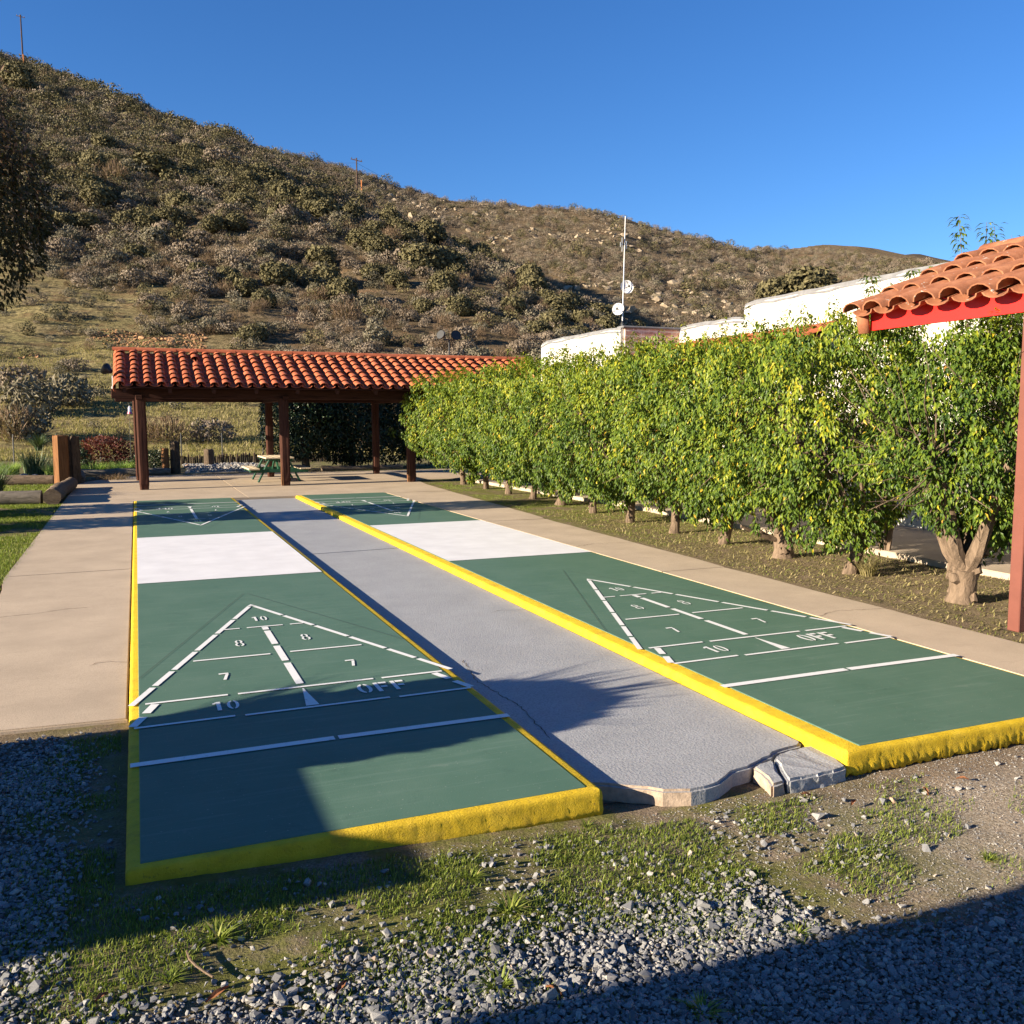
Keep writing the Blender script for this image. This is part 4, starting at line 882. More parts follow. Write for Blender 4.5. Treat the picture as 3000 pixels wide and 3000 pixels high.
# blade plants
def blades(n, rg, base_r, L, wd, spread, lean=0.0, seg=3):
    a = rg.random(n)*2*math.pi; r = base_r*np.sqrt(rg.random(n)); P = np.stack([np.cos(a)*r, np.sin(a)*r, np.zeros(n)], 1)
    a2 = a+rg.normal(0, .5, n); sp = spread*rg.uniform(.25, 1, n); Ln = L*rg.uniform(.55, 1.0, n); V = []; 
    side = np.stack([-np.sin(a2), np.cos(a2), np.zeros(n)], 1)
    rows = []
    for k in range(seg+1):
        t = k/seg; out = sp*(t**1.6); C = P+np.stack([np.cos(a2)*out*Ln, np.sin(a2)*out*Ln, Ln*(t-.35*sp*t*t)], 1); wv = wd*(1-t**1.5*.95)
        rows += [C-side*wv/2, C+side*wv/2]
    V = np.stack(rows, 1).reshape(-1, 3); m_ = 2*(seg+1); i = np.arange(n)*m_; F = np.concatenate([np.stack([i+2*k, i+2*k+1, i+2*k+3, i+2*k+2], 1) for k in range(seg)])
    tone = np.tile(np.clip(.5+rg.normal(0, .22, n), 0, 1), seg)
    return V, F, tone
def blade_plant(name, loc, n, br, L, wd, spread, mat, label, cat, seed, group=None):
    rg = np.random.default_rng(seed); V, F, T = blades(n, rg, br, L, wd, spread)
    o = mk(name, V, [F], MT[mat], None, False, {'tone': ('FACE', T)}, loc); tag(o, label, cat, group); return o
zz = -.04
def at(px, py, z=zz): p = gz(px, py, z); return (p[0], p[1], z)
blade_plant('agave', (-3.75, 20.9, zz), 420, .35, .95, .035, .75, 'sword', 'big dark spiky clump in shade at the left edge, behind the logs', 'plant', 41)
blade_plant('iris_clump', (-3.55, 29.6, zz), 160, .3, .95, .035, .55, 'sword', 'clump of tall sword leaves standing left of the big split log post', 'plant', 42)
blade_plant('grass_clump', (-2.95, 28.9, zz), 420, .25, .55, .018, .9, 'lime', 'bright lime grass clump just left of the big split log post', 'plant', 43)
blade_plant('grass_clump', (-4.35, 30.6, zz), 380, .28, .50, .018, .9, 'lime', 'lime grass clump among the river stones at far left', 'plant', 44)
blade_plant('grass_clump', (-2.05, 29.9, zz), 460, .35, .48, .018, .9, 'lime', 'lime grass clump right of the big log post under the red bush', 'plant', 45)
blade_plant('grass_clump', (-1.28, 30.0, zz), 420, .32, .50, .018, .9, 'lime', 'lime grass clump between the red bush and the pergola post', 'plant', 46)
blade_plant('yucca', (-3.85, 34.2, .55), 130, .08, .75, .05, 1.0, 'sword', 'dark yucca head behind the sword leaf clump', 'plant', 47)
blade_plant('yucca', (-2.75, 34.0, .42), 110, .08, .62, .05, 1.0, 'sword', 'small dark yucca behind and right of the big log post', 'plant', 48)
blade_plant('sword_plant', (-4.7, 28.2, zz), 110, .2, .9, .035, .5, 'sword', 'upright green sword leaves beside the teal tub at the left edge', 'plant', 49)
blade_plant('grass_tuft', (5.80, 6.92, -.03), 170, .06, .30, .006, 1.0, 'drygrass', 'yellow green grass tuft at the foot of a leaning hedge trunk', 'grass tuft', 50)
def puff(name, loc, ext, n, L, wd, mat, seed, upw=.35, p=2.0, depth=.6, face=False):
    rg = np.random.default_rng(seed); P, d = sup_shell(n, rg, ext, p, depth)
    lump = fbm(P[:, 0]*2/ext[0]+seed, P[:, 1]*2/ext[1]+P[:, 2]*2/ext[2], 1.0, seed); P = P*(.72+.55*lump)[:, None]
    P[:, 2] = np.maximum(P[:, 2]+ext[2]*.8, 0.02)
    if face: ax = rdir(n, rg)+np.array((0, 0, upw)); nn_ = d*1.6+rdir(n, rg)*.55
    else: ax = d+rdir(n, rg)*.5+np.array((0, 0, upw)); nn_ = rdir(n, rg)+d
    V, F, T = leaves(P, ax, nn_, L*rg.uniform(.6, 1.3, n), wd*rg.uniform(.7, 1.2, n), np.clip(.5+rg.normal(0, .22, n), 0, 1))
    return V, F, T
def bush(name, loc, ext, n, L, wd, mat, label, cat, seed, group=None, **k):
    V, F, T = puff(name, loc, ext, n, L, wd, mat, seed, **k); o = mk(name, V, [F], MT[mat], None, False, {'tone': ('FACE', T)}, loc); return tag(o, label, cat, group)
bush('nandina_bush', (-1.75, 31.4, 0), (1.0, .7, .58), 3800, .09, .022, 'redleaf', 'low spreading bush with dark red leaves behind the lime grass clumps', 'bush', 51)
bush('dark_bush', (-.45, 30.2, 0), (.55, .45, .36), 1800, .07, .022, 'darkleaf', 'small dark green bush at the pergola post beside the stub logs', 'bush', 52)
bush('dark_bush', (-2.6, 30.6, 0), (.5, .45, .45), 1500, .07, .022, 'darkleaf', 'dark bush in the shade between big log post and red bush', 'bush', 53)
# trees behind the pergola; their dark leaf colour also paints the shade on them
def tree(name, loc, th, tr, c, ext, n, L, wd, mat, bark, label, seed, p=2.4, depth=.6, nl=6, group=None, droop=.2):
    rg = np.random.default_rng(seed); root = empty(name, loc); tag(root, label, 'tree', group); m = MB(); c = np.array(c, float)
    m.tube([(0, 0, -.1), (rg.normal(0, .03), 0, th*.5), (c[0]*.3, c[1]*.3, th)], [tr*1.3, tr, tr*.9], 12, .08, True, seed)
    for k in range(nl):
        a = 2*math.pi*k/nl+rg.uniform(-.3, .3); e = c+np.array((math.cos(a)*ext[0]*.7, math.sin(a)*ext[1]*.7, rg.uniform(-.3, .6)*ext[2])); s_ = np.array((c[0]*.3, c[1]*.3, th*.95)); md = s_+(e-s_)*.5+np.array((0, 0, .15*ext[2]))
        m.tube([s_, md, e], [tr*.6, tr*.35, tr*.1], 7, .08, True, k)
    m.build('trunk', MT[bark], root, True)
    P, d = sup_shell(n, rg, ext, p, depth); lump = fbm(P[:, 0]*1.6/ext[0]+seed, P[:, 1]*1.6/ext[1]+P[:, 2]*1.6/ext[2], 1.3, seed)
    hole = fbm(P[:, 0]*3/ext[0]+seed, P[:, 1]*3/ext[1]+P[:, 2]*3/ext[2], 1.3, seed+3); P = P*((.68+.62*lump) if name != 'left_tree' else (.50+.98*lump))[:, None]; k = (hole > (.42 if name != 'left_tree' else .47)) | (rg.random(n) < .2); P = P[k]; d = d[k]; nn = len(P)
    V, F, T = leaves(P+c, d*.6+rdir(nn, rg)*.7+np.array((0, 0, -droop)), d+rdir(nn, rg)*.6+np.array((0, 0, .5)), L*rg.uniform(.7, 1.3, nn), wd, np.clip(.45+rg.normal(0, .2, nn)+.36*P[:, 2]/ext[2], 0, 1))  # tone climbs with height, painting a sunlit top onto the crown
    mk('crown', V, [F], MT[mat], root, False, {'tone': ('FACE', T)}); return root
g2 = 'dark trees behind the pergola'
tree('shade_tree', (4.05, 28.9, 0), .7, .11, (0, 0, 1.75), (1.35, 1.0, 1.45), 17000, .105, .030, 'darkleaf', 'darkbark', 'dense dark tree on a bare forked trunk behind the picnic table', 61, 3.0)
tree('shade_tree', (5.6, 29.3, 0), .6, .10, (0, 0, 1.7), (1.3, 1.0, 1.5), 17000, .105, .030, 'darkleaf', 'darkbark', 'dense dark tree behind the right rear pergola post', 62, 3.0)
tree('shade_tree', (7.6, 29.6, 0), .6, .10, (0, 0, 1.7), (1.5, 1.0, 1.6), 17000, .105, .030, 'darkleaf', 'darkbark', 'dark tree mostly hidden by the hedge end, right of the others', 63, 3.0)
# the tall tree hanging in at the left
tree('left_tree', (-6.2, 29.0, 0), 3.5, .22, (.1, 0, 8.0), (3.1, 3.0, 3.2), 52000, .17, .045, 'treeleaf', 'darkbark', 'tall tree with dusky pinkish brown foliage cut by the left edge', 64, 2.2, .75, 9, None, .6)
tree('left_tree', (-7.5, 27.5, 0), 1.2, .12, (.0, 0, 2.9), (2.2, 1.6, 2.6), 14000, .10, .03, 'darkleaf', 'darkbark', 'unseen bushy tree added under the tall left tree to shade the trees behind the pergola', 65, 2.4, .6, 7)  # added out of view so the trees behind the pergola fall in shade

# ------------------------------------------------------------------ logs, posts, stones
def log(name, a, b, r, mat, label, seed, cat='log', n=14):
    a = np.array(a, float); b = np.array(b, float); rg = np.random.default_rng(seed); m = MB(); k = 6
    pts = [a+(b-a)*t+rg.normal(0, .008, 3) for t in np.linspace(0, 1, k)]; m.tube(pts, r*(1+rg.normal(0, .04, k)), n, .04, True, seed)
    return tag(m.build(name, MT[mat], None, True), label, cat)
log('lying_log', (-2.32, 18.9, .12), (-2.32, 20.9, .12), .155, 'log', 'short weathered log lying at the walk edge, cut end facing the court', 71)
log('lying_log', (-2.30, 21.1, .11), (-2.24, 23.3, .11), .14, 'log', 'weathered log lying behind the cut end log, near the big split post', 72)
log('lying_log', (-6.5, 19.6, .10), (-2.52, 19.25, .08), .15, 'greywood', 'long shaded gray log bordering the lawn at the left edge', 73)
log('lying_log', (-6.5, 25.7, .06), (-2.78, 25.4, .06), .14, 'log', 'brown log edging the planting bed left of the big split post', 74)
log('lying_log', (-2.18, 25.2, .06), (-2.30, 27.8, .06), .13, 'greywood', 'gray log running back from the big split post along the patio', 75)
log('lying_log', (-2.3, 28.5, .05), (.05, 28.35, .05), .12, 'greywood', 'gray log edging the bed in front of the lime grass clumps', 76)
log('lying_log', (4.4, 28.2, .03), (7.0, 28.3, .03), .10, 'log', 'dark log on the ground under the shade trees', 77)
def splitpost(loc, r, h, label, seed, mat='postwood'):
    rg = np.random.default_rng(seed); n = 18; V = []; rr = r*(1+.10*np.abs(rg.normal(0, 1, n))*np.sign(rg.normal(0, 1, n)))
    zs = [-.1, 0, h*.3, h*.6, h*.9, h-.02, h]
    for z in zs:
        k = .93 if z == h else 1.0+.04*(1-z/h)
        for j in range(n): a = 2*math.pi*j/n; V.append((math.cos(a)*rr[j]*k, math.sin(a)*rr[j]*k, z+(rg.normal(0, .012) if z >= h-.03 else 0)))
    F = [(i*n+j, i*n+(j+1) % n, (i+1)*n+(j+1) % n, (i+1)*n+j) for i in range(len(zs)-1) for j in range(n)]+[list(range((len(zs)-1)*n, len(zs)*n))]
    m = MB(); m.add(V, F); o = m.build('log_post', MT[mat], None, True); o.location = loc; return tag(o, label, 'post')
splitpost((-2.55, 24.75, 0), .172, 1.17, 'big upright split log post with orange wood beside the walk', 81)
splitpost((-2.27, 25.05, 0), .15, 1.15, 'dark charred looking post right behind the big split log post', 82, 'darkbark')
splitpost((-.06, 28.6, 0), .10, .72, 'shorter of two stub log posts beyond the left pergola post', 83)
splitpost((.22, 28.7, 0), .13, .92, 'taller of two stub log posts beyond the left pergola post', 84, 'darkbark')
p = gy(612, 1325, 33.0); splitpost((p[0], 33.0, 0), .16, .55, 'low dark tree stump beyond the gravel path', 85, 'darkbark')
def pebble(loc, s, seed):
    rg = np.random.default_rng(seed); bm = bmesh.new(); bmesh.ops.create_icosphere(bm, subdivisions=2, radius=1)
    for v in bm.verts: v.co *= 1+.18*mnoise.noise(v.co*1.3+Vector((seed*3.1, 0, 0)))
    me = bpy.data.meshes.new('river_stone'); bm.to_mesh(me); bm.free(); me.materials.append(MT['cobble']); me.polygons.foreach_set('use_smooth', np.ones(len(me.polygons), bool))
    o = bpy.data.objects.new('river_stone', me); COL.objects.link(o); o.location = loc; o.scale = (s, s*.8, s*.6); o.rotation_euler = (0, 0, rg.random()*3); return o
for k, (x, y, s) in enumerate([(-3.70, 28.0, .17), (-3.40, 27.7, .15), (-3.15, 27.8, .10), (-3.95, 27.9, .11), (-2.95, 27.6, .09), (-3.62, 27.4, .10), (-4.3, 27.6, .13)]):
    tag(pebble((x, y, .02), s, k), ['largest smooth river stone in the bed left of the split post', 'second largest smooth river stone, in front of the biggest one', 'smooth river stone right of the two biggest ones'][k] if k < 3 else 'small smooth river stone in the bed left of the split post', 'stone', 'river stones in the planting bed')
m = MB(); n = 20; V = []
for z, r in ((0, .17), (.30, .21), (.30, .195), (.05, .16)):
    for k in range(n): V.append((math.cos(2*math.pi*k/n)*r, math.sin(2*math.pi*k/n)*r, z))
m.add(V, [(i*n+j, i*n+(j+1) % n, (i+1)*n+(j+1) % n, (i+1)*n+j) for i in range(3) for j in range(n)]+[list(range(3*n, 4*n))]); o = m.build('plant_tub', MT['teal'], None, True); o.location = (-5.05, 32.0, .42); tag(o, 'teal plastic tub cut by the left edge of the picture', 'tub')
# bird feeder on a shepherd hook
p = gy(378, 1205, 30.5); fd = empty('bird_feeder', (p[0], 30.5, 0)); tag(fd, 'pink based bird feeder hanging on a thin hook pole by the pergola post', 'bird feeder')
h = p[2]; m = MB(); m.tube([(0, 0, 0), (0, 0, h+.25), (.03, 0, h+.32), (.08, 0, h+.30), (.08, 0, h+.24)], .008, 6); m.build('hook_pole', MT['darkmetal'], fd)
m = MB(); m.tube([(.02, -.03, h-.02), (.02, -.03, h+.10), (.02, -.03, h+.16)], [.05, .05, .02], 10); m.build('bottle', MT['glass'], fd, True)
m = MB(); m.tube([(.02, -.03, h-.08), (.02, -.03, h-.02)], [.075, .06], 12); m.build('tray', MT['pink'], fd, True)
# fence at the foot of the hill
def fence():
    root = empty('wire_fence', (0, 38.5, 0)); tag(root, 'low rusty wire fence along the foot of the hill', 'fence')
    xs = [-6.0] + [gy(px, 1300, 38.5)[0] for px in (38, 165, 293, 410, 530, 650, 770, 900)]
    for x in xs: m = MB(); m.tube([(x, 0, -.1), (x+.01, 0, 1.05)], .025, 6); m.build('post', MT['darkmetal'], root)
    m = MB()
    for z in (.35, .62, .92): m.tube([(xs[0], 0, z)]+[(x, 0, z+(.0)) for x in xs[1:]]+[(18, 0, z)], .005, 4)
    m.build('wire', MT['rust'], root)
fence()
m = MB(); rg = np.random.default_rng(15)
for k in range(90):
    x = .4+k*.075; h = .22+rg.random()*.16; m.box((x, 34.3+rg.normal(0, .03), h/2), (.062, .06, h), rotm(rg.normal(0, .06), rg.normal(0, .06), 0), .008)
tag(m.build('log_edging', MT['darkbark']), 'row of short dark wooden stakes edging the far side of the gravel path', 'edging')
# dry debris pile
rg = np.random.default_rng(5); V, F, T = blades(260, rg, .42, .22, .012, 1.6); tag(mk('debris_pile', V, [F], MT['drybrush'], None, False, {'tone': ('FACE', T)}, (-1.45, 26.35, -.01)), 'small heap of dry plant clippings on the patio edge', 'clippings')
m = MB(); m.prism([(.45, 28.6), (3.3, 28.5), (3.2, 34.0), (.9, 34.0)], -.05, .004); o = m.build('gravel_path', MT['conc2']); tag(o, kind='structure')

# ------------------------------------------------------------------ utility poles and cables
def upole(u0_, v0, u1_, v1, D, rad_, mat, label, arm=False, sink=3.0):
    a = gd(u1_*K, v1*K, D); b = gd(u0_*K, v0*K, D); g = float(hill_z(a[0], a[1])); a2 = np.array((a[0], a[1], min(a[2], g)-sink)); root = empty('utility_pole', tuple(a2)); tag(root, label, 'utility pole', 'utility poles on the hill')
    m = MB(); m.tube([(0, 0, 0), tuple((b-a2)*.5), tuple(b-a2)], [rad_*1.15, rad_, rad_*.8], 8); m.build('pole', MT[mat], root, True)
    if arm:
        t = b-a2; m = MB(); m.bar(t+np.array((-1.1, .4, -.2)), t+np.array((1.1, -.4, -.75)), .14, .16); m.build('crossarm', MT['pole'], root)
        for q in (-.95, -.3, .95):
            m = MB(); c = t+np.array((q, -q*.36, -.47-q*.25)); m.tube([c, c+np.array((0, 0, .35))], .07, 6); m.build('insulator', MT['darkmetal'], root)
    return b
A = upole(38.5, 28, 46, 160, 262, .22, 'pole', 'tall dark utility pole with a crossarm on the left hilltop', True)
upole(44, 103, 48, 166, 256, .22, 'newpole', 'shorter orange wooden pole beside the dark pole on the left hilltop')
Bp = upole(672.5, 298, 675, 392, 192, .16, 'pole', 'dark utility pole with a crossarm on the middle slope', True)
upole(682, 340, 684, 398, 190, .16, 'newpole', 'shorter orange wooden pole beside the dark pole on the middle slope')
def cable(a, b, sag, r, label):
    pts = [a+(b-a)*t-np.array((0, 0, sag*4*t*(1-t))) for t in np.linspace(0, 1, 14)]; m = MB(); m.tube(pts, r, 4); tag(m.build('power_line', MT['wire']), label, 'power line')
cable(gd(-60*K, 90*K, 225), gd(38.5*K, 104*K, 243), .6, .02, 'thin power line entering from the left edge to the hilltop pole')
cable(gd(40*K, 104*K, 243), Bp+np.array((0, 0, -1.0)), 8, .02, 'long thin power line between the two dark utility poles')
cable(Bp+np.array((0, 0, -1)), gd(1500*K, 560*K, 260), 8, .02, 'long thin power line from the middle pole down towards the right')

# ------------------------------------------------------------------ hillside brush
def proto(kind, seed, n):
    rg = np.random.default_rng(seed)
    if kind == 'sage': V, F, T = puff('', 0, (1, 1, .66), n, .25, .062, None, seed, .9, 2.0, .32, True)
    elif kind == 'chap': V, F, T = puff('', 0, (1, 1, .85), n, .22, .085, None, seed, .2, 2.2, .28, True)
    else: V, F, T = puff('', 0, (.9, .9, .8), n, .42, .030, None, seed, 1.2, 2.0, .7)
    return V, F, T
KM = {'sage': 'sage', 'chap': 'chap', 'dry': 'drybrush', 'gsage': 'greysage'}
def pk(k): return 'sage' if k == 'gsage' else k
def scatter():
    rg = np.random.default_rng(77); out = []
    # front hill
    n = 28000; a = np.radians(rg.uniform(-9.5, 33, n)); r = 43+(330-43)*np.sqrt(rg.random(n)); x = CX+np.sin(a)*r; y = np.cos(a)*r
    z1, z2, t, t2, rr, aa = hill_parts(x, y); md = meadow(x, y); dn = fbm(x, y, 1/11., 11); 
    pr = np.where(md > .5, .26, .95)*(.45+1.0*ss(.35, .58, dn)); k = (rg.random(n) < pr) & (z1 >= z2-.5) & (t < 1.03)
    for X, Y, R_, q in zip(x[k], y[k], rr[k], md[k]):
        g = n2(X, Y, 1/16., 2); h = rg.random(); s = rg.lognormal(0, .28)
        up_ = ss(.35, .75, (R_-43)/190.)*ss(24, 8, math.degrees(math.atan2(X-CX, Y)))
        kind = ('chap' if h < .05+.13*up_+.16*(g > .63) else 'sage' if h < .60 else 'gsage' if h < .82 else 'dry')
        if q > .5: s *= .62; kind = 'chap' if h < .15 else 'gsage' if h < .6 else 'dry' if h < .75 else 'sage'
        s *= {'chap': 1.22, 'sage': .95, 'gsage': .95, 'dry': .80}[kind]*(.66+.42*ss(60, 170, R_))
        out.append((R_, X, Y, s, kind))
    # far hills
    n = 60000; a = np.radians(rg.uniform(-2, 56, n)); r = 150+(530-150)*np.sqrt(rg.random(n)); x = CX+np.sin(a)*r; y = np.cos(a)*r
    z1, z2, t, t2, rr, aa = hill_parts(x, y); dn = fbm(x, y, 1/25., 31); k = (rg.random(n) < .40*(.30+1.3*ss(.36, .6, dn))) & (z2 > z1) & (t2 < 1.03) & (t2 > .05)
    for X, Y, R_, g in zip(x[k], y[k], rr[k], dn[k]):
        h = rg.random(); kind = 'chap' if h < .07 else 'sage' if h < .60 else 'dry' if h < .8 else 'gsage'; out.append((R_, X, Y, rg.lognormal(0, .3)*{'chap': 1.35, 'sage': 1.05, 'gsage': 1.05, 'dry': .9}[kind], kind))
    # hand placed
    hp = [((455, 995), 62, 1.7, 'gsage'), ((540, 1010), 64, 1.3, 'sage'), ((90, 1085), 52, 1.7, 'gsage'), ((190, 1085), 55, 1.6, 'gsage'), ((60, 1050), 58, 1.4, 'sage'), ((1240, 935), 120, 3.0, 'chap'), ((1310, 945), 122, 2.4, 'chap'), ((1075, 870), 130, 2.3, 'chap'), ((70, 1190), 44.5, 1.3, 'gsage'), ((490, 1205), 44.5, 1.0, 'dry'), ((40, 1230), 43.5, 1.3, 'dry'), ((620, 1210), 46, 1.0, 'sage'), ((430, 1205), 45, .8, 'dry'), ((2370, 800), 300, 8.0, 'chap'), ((2270, 800), 300, 6.5, 'chap')]
    for (px, py), D, s, kind in hp: q = gd(px, py, D); out.append((np.hypot(q[0]-CX, q[1]), q[0], q[1], s, kind))
    out.sort(key=lambda t: t[0]); return out
SC_ = scatter(); LAB = {'sage': ('gray brown sage bush on the dry hillside, one of many alike', 'brown sage bushes on the hillside', 'sage_bush'), 'gsage': ('gray green sagebrush on the dry hillside, one of many alike', 'gray green sagebrushes on the hillside', 'sagebrush'), 'chap': ('rounded olive green chaparral bush on the hillside, one of many alike', 'olive chaparral bushes on the hillside', 'chaparral_bush'), 'dry': ('bare twiggy dry bush on the hillside, one of many alike', 'dry twiggy bushes on the hillside', 'dry_bush')}
PM = {}
big = set(sorted(range(len(SC_)), key=lambda i: -SC_[i][3]/SC_[i][0])[:290])
for i in sorted(big):
    R_, X, Y, s, kind = SC_[i]; v = i % 4; key = (kind, v); lab, grp, nm = LAB[kind]; zz_ = float(hill_z(X, Y))-.1
    if key not in PM:
        V, F, T = proto(pk(kind), 200+v*7+len(kind), {'sage': 620, 'gsage': 620, 'chap': 1300, 'dry': 420}[kind]); o = mk(nm, V, [F], MT[KM[kind]], None, False, {'tone': ('FACE', T)}); PM[key] = o
    else: o = PM[key].copy(); COL.objects.link(o)
    o.location = (X, Y, zz_); o.rotation_euler = (0, 0, random.random()*6.28); o.scale = (s*random.uniform(.85, 1.2), s*random.uniform(.85, 1.2), s*random.uniform(.8, 1.1)); tag(o, lab, 'bush', grp)
ZQ = hill_z(np.array([t[1] for t in SC_]), np.array([t[2] for t in SC_]))
for kind in KM:
    protos = [proto(pk(kind), 300+v+len(kind)*5, {'sage': 150, 'gsage': 150, 'chap': 200, 'dry': 80}[kind]) for v in range(5)]; protos_near = [proto(pk(kind), 340+v+len(kind)*5, 260) for v in range(4)]
    Vs, Fs, Ts, nv = [], [], [], 0; rg = np.random.default_rng(9)
    for i, (R_, X, Y, s, k2) in enumerate(SC_):
        if i in big or k2 != kind: continue
        near_ = R_ < 125; zq = ZQ[i]; V, F, T = (protos_near[i % 4] if near_ else protos[i % 5]); a = rg.random()*6.28; ca, sa = math.cos(a), math.sin(a); ks = s*rg.uniform(.85, 1.15, 3)
        if not near_: V = V*1.0
        W_ = V*ks; W_ = np.stack([W_[:, 0]*ca-W_[:, 1]*sa+X, W_[:, 0]*sa+W_[:, 1]*ca+Y, W_[:, 2]+zq-.12], 1)
        Vs.append(W_); Fs.append(F+nv); Ts.append(np.clip(T+rg.normal(0, .13), 0, 1)); nv += len(V)
    o = mk('hillside_brush', np.concatenate(Vs), [np.concatenate(Fs)], MT[KM[kind]], None, False, {'tone': ('FACE', np.concatenate(Ts))}); tag(o, {'sage': 'brown sage scrub covering the hills', 'gsage': 'gray green sage scrub covering the hills', 'chap': 'olive green chaparral covering the hills', 'dry': 'dry twiggy scrub covering the hills'}[kind], 'brush', None, 'stuff')
# rocks
def hullrock(seed, npt=11):
    rg = np.random.default_rng(seed); bm = bmesh.new()
    for p in rdir(npt, rg)*rg.uniform(.75, 1.0, (npt, 1))*np.array((1, .85, .68)): bm.verts.new(p)
    bmesh.ops.convex_hull(bm, input=bm.verts[:]); loose = [v for v in bm.verts if not v.link_faces]; bmesh.ops.delete(bm, geom=loose, context='VERTS'); bmesh.ops.triangulate(bm, faces=bm.faces[:]); bm.verts.index_update()
    V = np.array([v.co[:] for v in bm.verts]); F = np.array([[v.index for v in f.verts] for f in bm.faces]); bm.free(); return V, F
ROCKS = [hullrock(500+i) for i in range(14)]
def stones(name, X, Y, Z, S, tone, mat, rg, flat=.8):
    Vs, Fs, Ts, nv = [], [], [], 0; n = len(X); which = rg.integers(0, len(ROCKS), n)
    for w_ in range(len(ROCKS)):
        k = np.where(which == w_)[0]; V, F = ROCKS[w_]
        if not len(k): continue
        a, b = rg.random(len(k))*6.28, rg.normal(0, .5, len(k)); ca, sa, cb, sb = np.cos(a), np.sin(a), np.cos(b), np.sin(b)
        x, y, z = V[:, 0][None], V[:, 1][None], V[:, 2][None]*flat
        x2 = x*cb[:, None]+z*sb[:, None]; z2 = -x*sb[:, None]+z*cb[:, None]; W_ = np.stack([x2*ca[:, None]-y*sa[:, None], x2*sa[:, None]+y*ca[:, None], z2], -1)*S[k][:, None, None]+np.stack([X[k], Y[k], Z[k]], -1)[:, None, :]
        Vs.append(W_.reshape(-1, 3)); Fs.append((F[None]+(np.arange(len(k))*len(V))[:, None, None]+nv).reshape(-1, 3)); Ts.append(np.repeat(tone[k], len(F))); nv += len(k)*len(V)
    return mk(name, np.concatenate(Vs), [np.concatenate(Fs)], mat, None, False, {'tone': ('FACE', np.concatenate(Ts))})
rg = np.random.default_rng(21)
n = 9000; a = np.radians(rg.uniform(14, 40, n)); r = rg.uniform(230, 450, n); x = CX+np.sin(a)*r; y = np.cos(a)*r; z1, z2, t, t2, rr, aa = hill_parts(x, y); k = (z2 > z1) & (t2 < 1) & (fbm(x, y, 1/30., 41) > .56); x, y = x[k][:900], y[k][:900]
MT['boulder'] = simple('pale_boulder', (.30, .24, .17), .9, .1, 0, .3, 2)
o = stones('boulders', x, y, hill_z(x, y)+.2, rg.lognormal(-.05, .4, len(x)), rg.random(len(x)), MT['boulder'], rg); tag(o, 'pale boulders scattered over the far hillside', 'boulders', None, 'stuff')
n = 9000; a = np.radians(rg.uniform(-6, 4, n)); r = rg.uniform(66, 92, n); x = CX+np.sin(a)*r; y = np.cos(a)*r; k = (fbm(x, y, 1/9., 51) > .60) & (rg.random(n) < .5); x, y = x[k], y[k]
MT['rubble'] = simple('orange_rubble', (.30, .17, .09), .9, .1, 0, .35, 3)
o = stones('rubble', x, y, hill_z(x, y), rg.lognormal(-2.1, .45, len(x)), rg.random(len(x)), MT['rubble'], rg); tag(o, 'orange stone rubble lying on the lower slope', 'rubble', None, 'stuff')

# ------------------------------------------------------------------ foreground gravel, weeds
def gravel_density(x, y):
    b = .30*(fbm(x, y, 1.6, 61)-.5); left = ss(-1.02, -1.25, x+b*.6)*ss(5.3, 4.2, y); d = ss(2.75, 2.25, y+b*1.2+.20*np.clip(x-.2, 0, 2)*-.0); d = np.where(x > 1.2, ss(2.30, 1.95, y+b), d)
    g = np.maximum(left*(.35+.65*ss(.42, .55, fbm(x, y, 2.2, 5)+ss(4.2, 2.6, y)*.3)), d)
    g = np.maximum(g, .05*ss(2.0, 1.2, x)*ss(.4, .55, fbm(x, y, 3., 15)))
    return np.where((x > -.96) & (y > 3.12), 0, np.clip(g, 0, 1))
n = 300000; x = rg.uniform(-2.6, 3.6, n); y = rg.uniform(1.0, 5.2, n); k = (rg.random(n) < gravel_density(x, y)) & ~((x > -1.6) & (y > 5.0)); x, y = x[k], y[k]; S = rg.lognormal(math.log(.0090), .36, len(x))
o = stones('gravel', x, y, zg(x, y)+S*.25+rg.random(len(x))*.008, S, np.clip(rg.beta(2.2, 2.6, len(x)), 0, 1), MT['stone'], rg); tag(o, 'gray crushed gravel covering the foreground', 'gravel', None, 'stuff')
n = 26000; x = rg.uniform(-1.0, 3.6, n); y = rg.uniform(1.9, 3.2, n); k = rg.random(n) < ss(-1.0, 1.6, x)*.7+.3; x, y = x[k], y[k]; S = rg.lognormal(math.log(.0030), .35, len(x))
o = stones('grit', x, y, zg(x, y)+S*.2, S, np.clip(rg.beta(3, 2.0, len(x)), 0, 1), MT['stone'], rg); tag(o, 'fine grit and coarse sand lying on the bare soil', 'grit', None, 'stuff')
n = 900; x = rg.uniform(-.2, 3.5, n); y = rg.uniform(2.0, 3.1, n); k = rg.random(n) < (.16+.5*(fbm(x, y, 1.5, 71) > .55)); x, y = x[k], y[k]; S = rg.lognormal(math.log(.013), .33, len(x))
o = stones('loose_stones', x, y, zg(x, y)+S*.35, S, np.clip(rg.beta(4, 2.2, len(x)), 0, 1), MT['stone'], rg); tag(o, 'loose pale stones strewn over the bare soil', 'stones', None, 'stuff')
n = 1500; x = rg.uniform(.6, 3.0, n); y = rg.uniform(28.7, 33.8, n); S = rg.lognormal(math.log(.05), .3, n); o = stones('path_gravel', x, y, np.full(n, .02), S, np.clip(rg.beta(4, 2, n), 0, 1), MT['stone'], rg); tag(o, 'pale gravel on the path beyond the pergola', 'gravel', None, 'stuff')
